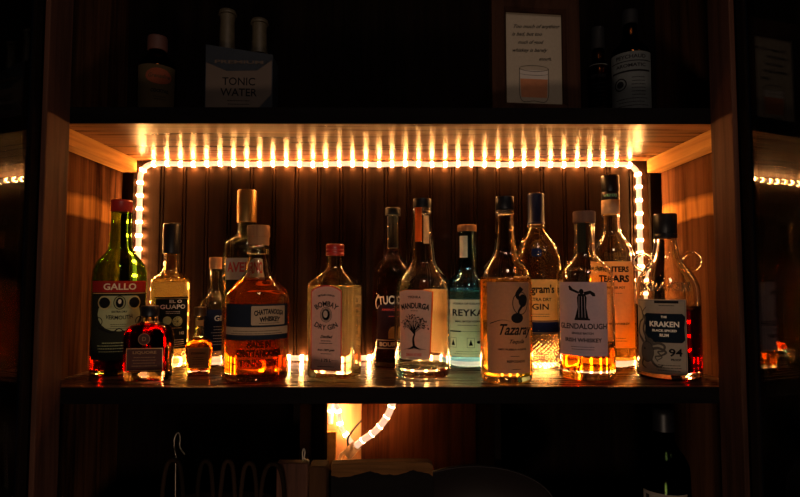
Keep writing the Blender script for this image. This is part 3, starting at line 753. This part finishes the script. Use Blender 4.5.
a = Art(); a.rect(-.016, .001, .205, .246, WH2); a.lay(on(b), 'neck_label', b.root)

# ---- 12 round-shouldered amber bottle in the front row
b = Bottle([(0.0, .0400), (.01, .0415), (.155, .0420), (.168, .0405), (.180, .0365), (.190, .0295), (.200, .0220), (.212, .0180), (.228, .0160), (.262, .0140), (.276, .0136), (.280, .0138)],
           (0.1865, 0.053, 0.0003), None, 'liquor_bottle', 'amber-filled bottle with clear tapering neck, black cap and kraft brown label', GRP, CLEAR, level=.1625, liquid=liquid_mat('golden_spirit', (.92, .68, .26), .14), base=.010)
b.cap('cap', [(0, .2775), (.0142, .2775), (.0150, .2785), (.0150, .2965), (.0142, .299), (0, .299)], BLACKCAP, 'ribbed black cap', knurl=24)
b.cap('lip_ring', [(.0136, .2700), (.0152, .2705), (.0152, .2755), (.0136, .276)], CLEAR)
a = Art(); KR = paper('kraft_label', (.34, .22, .14), .5); a.rect(-.030, .046, .0175, .1590, KR, 0, .001)
a.text('Tazaray', .016, .0845, .0235, INK, 1, bold=.0005, shear=.45, fit=.056); a.stroke([(-.024, .094), (-.005, .100), (.010, .098)], .0014, INK, 1)
a.text('Tequila', .018, .0665, .0085, INK, 1, shear=.5); a.text('100% PUEBLA AGAVE', .012, .0545, .0040, INK, 1, fit=.046)
a.stroke([(.028, .150), (.020, .138), (.030, .126), (.022, .112), (.028, .100)], .008, INK, 1); a.disc(.020, .103, .010, INK, 1, .008); a.disc(.030, .130, .008, INK, 1, .010); a.ring(.026, .126, .014, .0012, INK, 1, .018)
a.lines(.016, .044, .02, 1, .004, INK, .001); a.text('REPOSADO', .018, .036, .005, INK, 1, fit=.030); a.lines(.018, .024, .018, 1, .003, INK, .0009)
a.lay(on(b, -.002), 'label', b.root)

# ---- 13 bumpy gin bottle
def bumps(z, a):
    if z > .082 and z < .17 or z > .236: return 0
    k = .0013 if z <= .082 else .00035
    return k * math.sin(a * 30) * math.sin(z * 2 * PI / .0076)
b = Bottle([(0.0, .0400), (.02, .0415), (.080, .0425), (.120, .0440), (.165, .0462), (.185, .0480), (.205, .0460), (.222, .0405), (.240, .0315), (.254, .0205), (.263, .0162), (.268, .0155)],
           (0.2755, 0.203, 0.0003), None, 'gin_bottle', 'pear-shaped dimpled gin bottle with navy cap and cream label', GRP, glass('honey_clear', (1.0, .96, .86)), base=.012, seg=216, dimple=bumps, level=None)
b.cap('cap', [(0, .2685), (.0158, .2685), (.0162, .270), (.0162, .2715), (.0154, .2725), (.0154, .3215), (.0158, .3225), (.0158, .3255), (.0148, .327), (0, .327)], principled('navy_cap', (.008, .012, .04), .4, spec=.3), 'tall navy cap')
b.cap('neck_ring', [(.0155, .2605), (.0180, .261), (.0180, .2655), (.0155, .266)], CLEAR)
a = Art(); YL = paper('yellow_cream_label', (.92, .66, .28), .72); NVB = paper('navy_band', (.015, .022, .07), .1)
a.rect(-.046, .046, .0885, .163, YL); a.rect(-.046, .046, .064, .0885, NVB); a.rect(-.046, .046, .0858, .0866, INKGOLD, 1); a.rect(-.046, .046, .066, .0668, INKGOLD, 1)
a.text("Seagram's", .0, .1450, .0200, INK, 1, bold=.0006, fit=.066); a.text('EXTRA DRY', .004, .1265, .0085, INK, 1, fit=.044); a.text('GIN', .006, .1130, .0150, INK, 1, bold=.0003, fit=.030); a.lines(.004, .100, .05, 2, .004, INK, .0009)
a.lay(on(b), 'label', b.root)
a = Art(); a.rect(-.009, .009, .205, .220, NVB, 0, .003); a.lay(on(b), 'emblem', b.root)

# ---- 14 Irish whiskey with grey label
b = Bottle([(0.0, .0440), (.012, .0455), (.160, .0460), (.174, .0435), (.184, .0375), (.193, .0290), (.202, .0195), (.211, .0168), (.250, .0163), (.258, .0165)],
           (0.3265, 0.081, 0.0003), None, 'whiskey_bottle', 'whiskey bottle with lilac-grey label picturing a robed standing figure', GRP, CLEAR, level=.052, liquid=liquid_mat('golden_whiskey', (.86, .42, .06), .08), base=.016)
b.cap('stopper', [(0, .2585), (.0178, .2585), (.0184, .2600), (.0184, .2765), (.0174, .278), (0, .278)], wood('dark_cork', (.10, .05, .035), (.16, .08, .05), 'z', rough=.7, spec=0.1), 'dark wooden stopper')
a = Art(); LG = paper('lilac_grey_label', (.40, .32, .37), .4); a.rect(-.050, .036, .0405, .1590, LG, 0, .001)
def P(l, dx=-.006, dz=0, s=1.0): return [(dx + x * s, dz + z * s) for x, z in l]
a.poly(P([(-.0115, .100), (.0100, .100), (.0066, .118), (.0075, .134), (.0050, .140), (-.0055, .140), (-.0075, .134), (-.0065, .118)]), INK, 1)
a.disc(-.0065, .1435, .0036, INK, 1, .0045)
a.poly(P([(-.005, .140), (-.020, .146), (-.022, .152), (-.019, .1535), (-.014, .148), (-.003, .143)]), INK, 2)
a.poly(P([(.003, .143), (.013, .1455), (.020, .141), (.021, .136), (.0165, .136), (.013, .140), (.004, .137)]), INK, 2)
for k in (-.004, 0, .004): a.stroke([(-.006 + k, .136), (-.006 + k * 1.2, .102)], .0006, LG, 3, False)
a.rect(-.018, .006, .0975, .1005, INK, 1)
a.text('GLENDALOUGH', -.006, .0875, .0120, INK, 1, bold=.0003, fit=.080); a.text('SINGLE BATCH', -.006, .0765, .0045, INK, 1, fit=.034); a.text('IRISH WHISKEY', -.006, .0655, .0085, INK, 1, bold=.0003, fit=.060)
a.lines(-.006, .055, .05, 2, .004, INK, .0009)
a.lay(on(b), 'label', b.root)
a = Art(); a.rect(-.012, .002, .208, .258, BK, 0); a.text('EST 2011', -.005, .235, .006, INKWHITE, 1, rot=PI / 2); a.lay(on(b), 'neck_strip', b.root, label='dark neck tag')
a = Art(); a.text('GLENDALOUGH', 0, .180, .0085, LETTER, 0, bold=.0003, extrude=.0014, fit=.066); a.lay(on(b, -.002, 0), 'raised_lettering', b.root)

# ---- 15 tall whiskey at the back right
b = Bottle([(0.0, .0400), (.012, .0412), (.200, .0410), (.213, .0395), (.226, .0345), (.240, .0255), (.252, .0185), (.264, .0165), (.300, .0158), (.315, .0158)],
           (0.4195, 0.205, 0.0003), None, 'whiskey_bottle', 'tallest whiskey bottle, black cap and tan neck wrap, beside the right rope light', GRP, CLEAR, level=.172, liquid=liquid_mat('light_whiskey', (.95, .62, .20), .14), base=.014)
b.cap('cap', [(0, .3155), (.0160, .3155), (.0166, .3165), (.0166, .3300), (.0158, .3310), (.0166, .3320), (.0166, .3600), (.0155, .3625), (0, .3625)], BLACKCAP, 'tall black cap')
a = Art(); a.rect(-.014, .012, .326, .3262, INKWHITE); a.text('WRITERS', 0, .3225, .0065, principled('green_ink', (.25, .6, .35), .5), 1, fit=.026); a.lay(lambda u, off, z: (.0170 * math.sin(u / .0168), -(.0170 + off) * math.cos(u / .0168), z), 'cap_print', b.root)
bm = bmesh.new(); lathe(bm, [(.0165, .2880), (.0168, .2880), (.0166, .3150), (.0163, .3150)], 48); bmesh.ops.recalc_face_normals(bm, faces=bm.faces); b.part('neck_wrap', bm, paper('tan_wrap', (.52, .36, .22), .2), True, 'tan paper neck wrap')
a = Art(); YW = paper('warm_cream_label', (.92, .62, .27), .7); a.rect(-.044, .044, .038, .1965, YW, 0, .001)
a.text('WRITERS', .002, .1815, .0135, INK, 1, bold=.0006, fit=.056); a.text('TEARS', .004, .1640, .0165, INK, 1, bold=.0008, fit=.052); a.text('COPPER POT', .004, .148, .0055, INK, 1, fit=.034); a.lines(.004, .138, .03, 1, .004, INK, .0008)
a.text('IRISH WHISKEY', .006, .082, .0052, INK, 1, fit=.046); a.lines(.006, .056, .04, 2, .005, INK, .0009)
a.lay(on(b, .002), 'label', b.root)

# ---- 16 handled rum bottle
b = Bottle([(0.0, .0500), (.012, .0515), (.132, .0515), (.148, .0505), (.162, .0465), (.175, .0395), (.187, .0305), (.199, .0235), (.215, .0198), (.235, .0175), (.242, .0172)],
           (0.4670, 0.087, 0.0003), None, 'rum_bottle', 'stout dark rum bottle with two glass ring handles and a tentacled label, rightmost', GRP, CLEAR, level=.112, liquid=liquid_mat('black_red_rum', (.18, .006, .006)), base=.013, wall=.003)
b.cap('cap', [(0, .2325), (.0182, .2325), (.0188, .2335), (.0188, .2400), (.0180, .2408), (.0188, .2416), (.0188, .2720), (.0178, .2745), (0, .2745)], BLACKCAP, 'black screw cap', knurl=20)
for sx in (-1, 1):
    bm = bmesh.new(); c = Vector((sx * .0365, 0, .1935)); R_ = .0138
    pts = [c + Vector((R_ * math.cos(t), 0, R_ * math.sin(t))) for t in [2 * PI * k / 28 for k in range(28)]]
    rings = tube(bm, pts + [pts[0]], .0038, 12, False); bmesh.ops.remove_doubles(bm, verts=bm.verts, dist=1e-5); bmesh.ops.recalc_face_normals(bm, faces=bm.faces)
    b.part('ring_handle', bm, CLEAR)
a = Art(); OC = paper('old_paper_label', (.32, .265, .20), .3); DK = paper('plaque_blue', (.008, .012, .018), .05); GRY = paper('octopus_grey', (.07, .056, .045), .1)
a.rect(-.054, .028, .0105, .131, OC, 0, .001); a.frame(-.050, .026, .012, .129, .0004, INK, 1)
a.rect(-.020, .016, .1245, .1285, INK, 1); a.lines(-.002, .121, .03, 1, .003, INK, .001)
pl = [(-.038, .066), (-.034, .0615), (.020, .0615), (.025, .066), (.024, .086), (.026, .103), (.021, .108), (-.034, .108), (-.039, .103), (-.036, .086)]
a.poly(pl, DK, 2); a.text('THE', -.006, .1025, .0045, INKWHITE, 3); a.text('KRAKEN', -.006, .0905, .0118, INKWHITE, 3, bold=.0003, fit=.044); a.text('BLACK SPICED', -.006, .0805, .0048, INKWHITE, 3, fit=.036); a.text('RUM', -.006, .0730, .0065, INKWHITE, 3)
a.disc(-.034, .045, .012, GRY, 2, .017); a.disc(-.030, .060, .008, GRY, 2, .008)
for st in ([(-.040, .060), (-.050, .075), (-.047, .092), (-.040, .100), (-.044, .115), (-.050, .120)], [(-.030, .062), (-.040, .080), (-.036, .100), (-.042, .108), (-.034, .118)],
           [(-.024, .058), (-.014, .060), (-.006, .056), (-.008, .048), (-.016, .046), (-.010, .038), (-.018, .032)], [(-.026, .050), (-.014, .052), (-.004, .046), (-.012, .040), (-.020, .038), (-.016, .030)],
           [(-.030, .038), (-.022, .026), (-.014, .022), (-.008, .026)], [(-.040, .036), (-.044, .024), (-.036, .018)]):
    a.stroke(st, .0048, GRY, 3)
a.disc(-.038, .050, .0018, INK, 4); a.ring(-.034, .045, .012, .0008, INK, 3, .017)
a.text('94', .010, .0455, .0165, INK, 2, bold=.0004, fit=.020); a.text('PROOF', .010, .0345, .0045, INK, 2); a.lines(.0, .0255, .044, 3, .0042, INK, .001)
a.lay(on(b, .0), 'label', b.root, label='old paper label with octopus and dark plaque')
a = Art(); a.text('KRAKEN', 0, .1510, .0190, LETTER, 0, bold=.0006, extrude=.0022, fit=.072); a.lay(on(b, 0, 0), 'raised_lettering', b.root)
# ---------------------------------------------------------------- things on top of the cabinet shelf (dim)
def put(b): return b
# bitters bottle
AMB = glass('brown_glass', (.30, .11, .03), 0.02)
b = Bottle([(0.0, .0310), (.100, .0330), (.112, .0300), (.122, .0200), (.130, .0150), (.138, .0140)], (-0.416, 0.112, TZ + .0003), None, 'bitters_bottle', 'small brown bottle with orange cap and yellowish label on top shelf, leftmost', None, AMB, level=.11, liquid=liquid_mat('brown_syrup', (.4, .15, .05)))
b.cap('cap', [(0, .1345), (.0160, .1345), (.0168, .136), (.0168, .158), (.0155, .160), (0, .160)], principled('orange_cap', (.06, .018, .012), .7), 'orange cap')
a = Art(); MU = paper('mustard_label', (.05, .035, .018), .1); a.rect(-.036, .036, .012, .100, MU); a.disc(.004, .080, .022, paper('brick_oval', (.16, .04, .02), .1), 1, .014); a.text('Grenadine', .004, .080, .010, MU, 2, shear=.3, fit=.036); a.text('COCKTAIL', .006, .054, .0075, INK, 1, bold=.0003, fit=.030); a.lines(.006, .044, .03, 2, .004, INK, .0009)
a.lay(on(b), 'label', b.root)
# tonic water carton with two bottles
car = empty('tonic_carton', (-0.2565, 0.085, TZ + .0003), math.radians(3), 'printed cardboard carrier carton of tonic water on the top shelf', 'carton')
bm = bmesh.new()
x0, x1, y0, y1, h0, h1 = -.0555, .0555, -.028, .028, .123, .108
v = [bm.verts.new(p) for p in ((x0, y0, 0), (x1, y0, 0), (x1, y1, 0), (x0, y1, 0), (x0, y0, h0), (x1, y0, h1), (x1, y1, h1), (x0, y1, h0))]
for q in ((0, 1, 5, 4), (1, 2, 6, 5), (2, 3, 7, 6), (3, 0, 4, 7), (3, 2, 1, 0)): bm.faces.new([v[i] for i in q])
bmesh.ops.solidify(bm, geom=bm.faces[:], thickness=.0012)
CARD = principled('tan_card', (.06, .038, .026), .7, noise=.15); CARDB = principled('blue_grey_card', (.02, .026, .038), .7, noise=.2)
bmesh.ops.recalc_face_normals(bm, faces=bm.faces)
link('carton_body', bm, CARDB, car)
a = Art()
a.poly([(-.054, .002), (.020, .002), (.054, .040), (.054, .098), (.030, .080), (-.020, .078), (-.054, .092)], CARD, 0)
a.text('PREMIUM', 0, .0935, .008, CARD, 1, fit=.08); a.text('TONIC', .0, .0600, .0185, INK, 1, fit=.054); a.text('WATER', .0, .0415, .0185, INK, 1, fit=.060); a.lines(0, .028, .05, 2, .006, INK, .0011)
a.lay(lambda u, off, z: (u, y0 - .0008 - off, z), 'printed_panel', car, 0)
for i, (px, py, hh) in enumerate(((-.028, .0, .188), (.0265, .004, .174))):
    b = Bottle([(0.0, .0235), (.085, .0240), (.105, .0200), (.125, .0125), (hh - .012, .0112), (hh - .004, .0130)], (-0.2565 + px, 0.085 + py, TZ + .0030), None, 'tonic_bottle',
               ('taller left tonic bottle with gold foil neck standing in the carton', 'shorter right tonic bottle with gold foil neck standing in the carton')[i], 'tonic bottles in the carton', AMB)
    bm = bmesh.new(); lathe(bm, [(.0160, .112), (.0134, .124), (.0120, hh - .014), (.0136, hh - .004)], 32); bmesh.ops.recalc_face_normals(bm, faces=bm.faces)
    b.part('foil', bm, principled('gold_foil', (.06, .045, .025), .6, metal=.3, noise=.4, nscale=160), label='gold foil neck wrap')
    bm = bmesh.new(); lathe(bm, [(0, hh - .0025), (.0132, hh - .0025), (.0150, hh - .0035), (.0152, hh - .002), (.0135, hh + .004), (0, hh + .0045)], 42)
    for vv in bm.verts:
        qd = math.hypot(vv.co.x, vv.co.y)
        if qd > .0145: f = 1 + .04 * math.cos(21 * math.atan2(vv.co.y, vv.co.x)); vv.co.x *= f; vv.co.y *= f
    b.part('crown_cap', bm, principled('gold_foil', (.06, .04, .02), .6))
# framed print
fr = empty('picture_frame', (0.2415, 0.075, TZ + .0003), math.radians(6), 'brown wooden frame with a hand-lettered whiskey drawing on the top shelf', 'picture frame')
W2, Ht, t = .0765, .212, .0270
FW = wood('frame_wood', (.018, .008, .005), (.045, .02, .012), 'z', rough=.8, spec=0.02)
bm = bmesh.new()
sec = [(0, 0), (0, .018), (.006, .021), (t - .005, .016), (t, .010), (t, 0)]
cor = [(-W2, 0), (W2, 0), (W2, Ht), (-W2, Ht)]; ins = [(1, 1), (-1, 1), (-1, -1), (1, -1)]
R_ = [[bm.verts.new((c[0] + i[0] * s[0], -s[1], c[1] + i[1] * s[0])) for s in sec] for c, i in zip(cor, ins)]
for k in range(4):
    A_, B_ = R_[k], R_[(k + 1) % 4]
    for j in range(len(sec)): j2 = (j + 1) % len(sec); bm.faces.new((A_[j], B_[j], B_[j2], A_[j2]))
bmesh.ops.recalc_face_normals(bm, faces=bm.faces); link('frame', bm, FW, fr)
box('backing', -W2 + .004, W2 - .004, .0002, .004, .004, Ht - .004, W_BLACK, fr, 0)
a = Art(); PR = paper('print_paper', (.27, .22, .165), .0); PR.name = 'print_paper'
bx0, bx1, bz0, bz1 = -W2 + t, W2 - t, t, Ht - t
a.rect(bx0, bx1, bz0, bz1, PR)
for i, (tx, u, wd) in enumerate((('Too much of anything', .004, .082), ('is bad, but too', -.012, .054), ('much of good', -.006, .046), ('whiskey is barely', -.008, .062), ('enough.', .020, .022))):
    a.text(tx, u, bz1 - .0225 - i * .0140, .0085, INK, 1, shear=.5, fit=wd, rot=.04)
gx, gz0, gz1 = .0, bz0 + .008, bz0 + .066
ORG = principled('orange_wash', (.30, .10, .035), .8, noise=.25, nscale=90); PGR = principled('grey_wash', (.34, .29, .25), .8)
a.poly([(-.0225, gz0 + .004), (.0225, gz0 + .004), (.024, gz0 + .036), (-.024, gz0 + .036)], ORG, 1); a.poly([(-.024, gz0 + .036), (.024, gz0 + .036), (.0245, gz1 - .007), (-.0245, gz1 - .007)], PGR, 1)
a.stroke([(-.0255, gz1 - .004), (-.0235, gz0 + .001), (0, gz0 - .002), (.0235, gz0 + .001), (.0255, gz1 - .004)], .0009, INK, 2, False)
a.ring(0, gz1 - .004, .0255, .0008, INK, 2, .0055); a.ring(0, gz1 - .013, .0245, .0007, INK, 2, .003, a0=PI)
a.lay(lambda u, off, z: (u, -.0045 - off, z), 'print', fr, 0)
# two dark bottles right of the frame
b = Bottle([(0.0, .0185), (.095, .0185), (.108, .0160), (.118, .0110), (.135, .0100), (.143, .0100)], (0.3665, 0.110, TZ + .0003), None, 'bitters_bottle', 'slim dark bottle with paper label right beside the picture frame', None, AMB, level=.09, liquid=liquid_mat('brown_syrup', (.4, .15, .05)))
b.cap('cap', [(0, .1385), (.0100, .1385), (.0115, .140), (.0115, .176), (.010, .178), (0, .178)], principled('matte_black_cap', (.006, .006, .007), .7, spec=.2))
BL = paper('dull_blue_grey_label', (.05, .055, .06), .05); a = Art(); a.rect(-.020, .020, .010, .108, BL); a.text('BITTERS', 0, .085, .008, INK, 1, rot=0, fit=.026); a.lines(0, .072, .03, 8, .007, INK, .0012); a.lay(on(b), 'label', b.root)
b = Bottle([(0.0, .0335), (.115, .0335), (.130, .0300), (.142, .0180), (.155, .0125), (.180, .0115)], (0.4180, 0.095, TZ + .0003), None, 'bitters_bottle', 'broad dark bottle with wide printed label at the right end of the top shelf', None, AMB, level=.11, liquid=liquid_mat('brown_syrup', (.4, .15, .05)))
b.cap('cap', [(0, .176), (.0130, .176), (.0135, .178), (.0135, .200), (.012, .2015), (0, .2015)], MATS['matte_black_cap'])
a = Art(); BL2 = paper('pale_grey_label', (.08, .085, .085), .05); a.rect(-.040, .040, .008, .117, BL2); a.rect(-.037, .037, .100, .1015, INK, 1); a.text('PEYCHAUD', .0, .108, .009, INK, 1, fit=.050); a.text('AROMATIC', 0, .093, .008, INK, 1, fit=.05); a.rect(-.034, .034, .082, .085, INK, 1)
a.ring(-.018, .062, .011, .002, INK, 1); a.disc(-.018, .062, .006, INK, 1); a.lines(.012, .072, .03, 6, .006, INK, .0012); a.lines(0, .036, .06, 4, .006, INK, .0012, seed=5); a.lay(on(b), 'label', b.root)

# ---------------------------------------------------------------- things on the low shelf (bottom of the photograph)
LZ = -0.275
b = Bottle([(0.0, .0375), (.110, .0380), (.138, .0370), (.155, .0310), (.170, .0210), (.185, .0160), (.225, .0150), (.230, .0155)], (0.4385, 0.052, LZ + .0003), None, 'wine_bottle', 'dark wine bottle with pale label on the low shelf at bottom right', None, glass('bottle_green_dark', (.05, .09, .03)), level=.15, liquid=liquid_mat('black_wine', (.08, .01, .01)))
bm = bmesh.new(); lathe(bm, [(.0165, .196), (.0162, .222), (.0165, .2312), (0, .2318)], 36); bmesh.ops.recalc_face_normals(bm, faces=bm.faces); b.part('foil', bm, BLACKCAP)
a = Art(); a.rect(-.036, .036, .030, .107, paper('ivory_label', (.13, .11, .09), .1)); a.rect(-.030, -.024, .094, .102, INK, 1); a.text('ROUGE', 0, .080, .012, INK, 1); a.lines(0, .064, .04, 4, .006, INK, .001); a.lay(on(b), 'label', b.root)
# live-edge slab, boards and a block standing on the low shelf
def zmap(o): return o
bm = bmesh.new(); r = random.Random(11); N = 26; top = []
for k in range(N + 1):
    f = k / N; x = -.093 + f * .158
    zt_ = -.1245 + .003 * math.sin(f * 2.3) - (.004 if k == N else 0); zm = zt_ - .010 - .008 * abs(math.sin(f * 7.0 + .6)) * (1 - .3 * f) - .002 * r.random()
    yb = .030
    top.append([bm.verts.new(p) for p in ((x, yb + .018, zt_), (x, yb, zt_ - .0005), (x, yb - .006, zm), (x, yb - .002, LZ + .0003), (x, yb + .018, LZ + .0003))])
for A_, B_ in zip(top, top[1:]):
    for j in range(5):
        j2 = (j + 1) % 5; f_ = bm.faces.new((A_[j], B_[j], B_[j2], A_[j2])); f_.material_index = 0 if j in (0, 1) else 1
bm.faces.new(top[0][::-1]).material_index = 1; bm.faces.new(top[-1]).material_index = 1
bmesh.ops.recalc_face_normals(bm, faces=bm.faces)
tag(link('wooden_slab', bm, [wood('slab_face', (.03, .013, .005), (.11, .048, .016), 'x', rough=.8, spec=0.02), W_BLACKX]), 'live-edge wooden slab standing on the low shelf under the hanging rope light', 'wood slab')
bm = bmesh.new(); add_box(bm, -.1255, -.0985, .012, .046, LZ + .0003, -.1225, .0025)
tag(link('wooden_block', bm, wood('block_wood', (.012, .006, .004), (.04, .018, .008), 'z', rough=.8, spec=0.02)), 'upright brown wooden block left of the live-edge slab', 'wood block')
bm = bmesh.new(); add_box(bm, -.176, -.128, .016, .036, LZ + .0003, -.1190, .0015)
tag(link('wooden_board', bm, W_POST), 'dark upright board left of the brown wooden block', 'board')
# round tray leaning at right of the slab
tr = empty('round_tray', (0.135, 0.052, LZ + .0003), 0, 'round black tray leaning at the back of the low shelf right of the slab', 'tray')
bm = bmesh.new(); lathe(bm, [(0, 0), (.128, 0), (.130, .002), (.132, .012), (.130, .0135), (.128, .011), (.126, .003), (0, .003)], 72)
bmesh.ops.transform(bm, matrix=Matrix.Translation((0, .02, .127)) @ Matrix.Scale(.52, 4, (0, 0, 1)) @ Matrix.Rotation(math.radians(90), 4, 'X') @ Matrix.Scale(1.0, 4), verts=bm.verts)
zmin = min(vv.co.z for vv in bm.verts)
for vv in bm.verts: vv.co.z -= zmin
bmesh.ops.recalc_face_normals(bm, faces=bm.faces)
link('tray', bm, principled('black_enamel', (.006, .004, .004), .5, spec=.15), tr, True)
# bentwood loops and wire clips
RAT = wood('bent_rattan', (.006, .0035, .002), (.018, .010, .006), 'z', rough=.8, spec=0.02)
bas = empty('rattan_basket', (-0.265, 0.05, LZ + .0003), 0, 'dark rattan basket with a row of bent loops at the lower left of the cabinet', 'basket')
bm = bmesh.new()
for z in (.0075, .020, .036, .052, .068, .084):
    tube(bm, [(.088 * math.cos(2 * PI * k / 40), .035 * math.sin(2 * PI * k / 40), z) for k in range(41)], .0045, 8, False)
bmesh.ops.remove_doubles(bm, verts=bm.verts, dist=1e-5); bmesh.ops.recalc_face_normals(bm, faces=bm.faces); add_box(bm, -.080, .080, -.016, .016, .0, .003)
link('woven_body', bm, RAT, bas)
for i, (x, hw, top_, lean) in enumerate(((-.065, .016, .1645, .0), (-.016, .012, .1630, -.006), (.018, .011, .1630, .010), (.050, .012, .1600, .004), (.086, .018, .1585, .002))):
    bm = bmesh.new(); pts = [(x - hw - lean, -.040, .012), (x - hw - lean * .5, -.043, .070), (x - hw * .95, -.045, .120), (x - hw * .6, -.045, top_ - .008), (x, -.045, top_), (x + hw * .6, -.045, top_ - .008), (x + hw * .95, -.045, .120), (x + hw, -.043, .070), (x + hw, -.040, .012)]
    tube(bm, curve_pts(pts, 5), .0035, 8); link('loop', bm, RAT, bas, True)
WIRE = principled('steel_wire', (.16, .13, .10), .4, metal=.8)
for i, (x, y, z0) in enumerate(((-.336, .030, -.112), (-.137, .026, -.1188))):
    bm = bmesh.new()
    if i == 0: pts = [(0, 0, 0), (-.003, 0, .016), (-.002, 0, .030), (.003, 0, .036), (.006, 0, .028), (.006, 0, .014), (.014, 0, .002)]
    else: pts = [(0, 0, 0), (-.001, 0, .012), (.001, 0, .019), (.003, 0, .014), (.002, 0, .004), (.010, 0, .0)]
    tube(bm, curve_pts(pts, 5), .0011, 8)
    if i == 0: tube(bm, curve_pts([(0, 0, 0), (-.001, .004, -.05), (0, .01, -.1625)], 4), .0011, 8)
    o = link('wire_clip', bm, WIRE, None, True); o.location = (x, y, z0)
    tag(o, ('thin bent wire clip at lower left above the basket loops', 'small wire clip on top of the dark upright board')[i], 'clip')
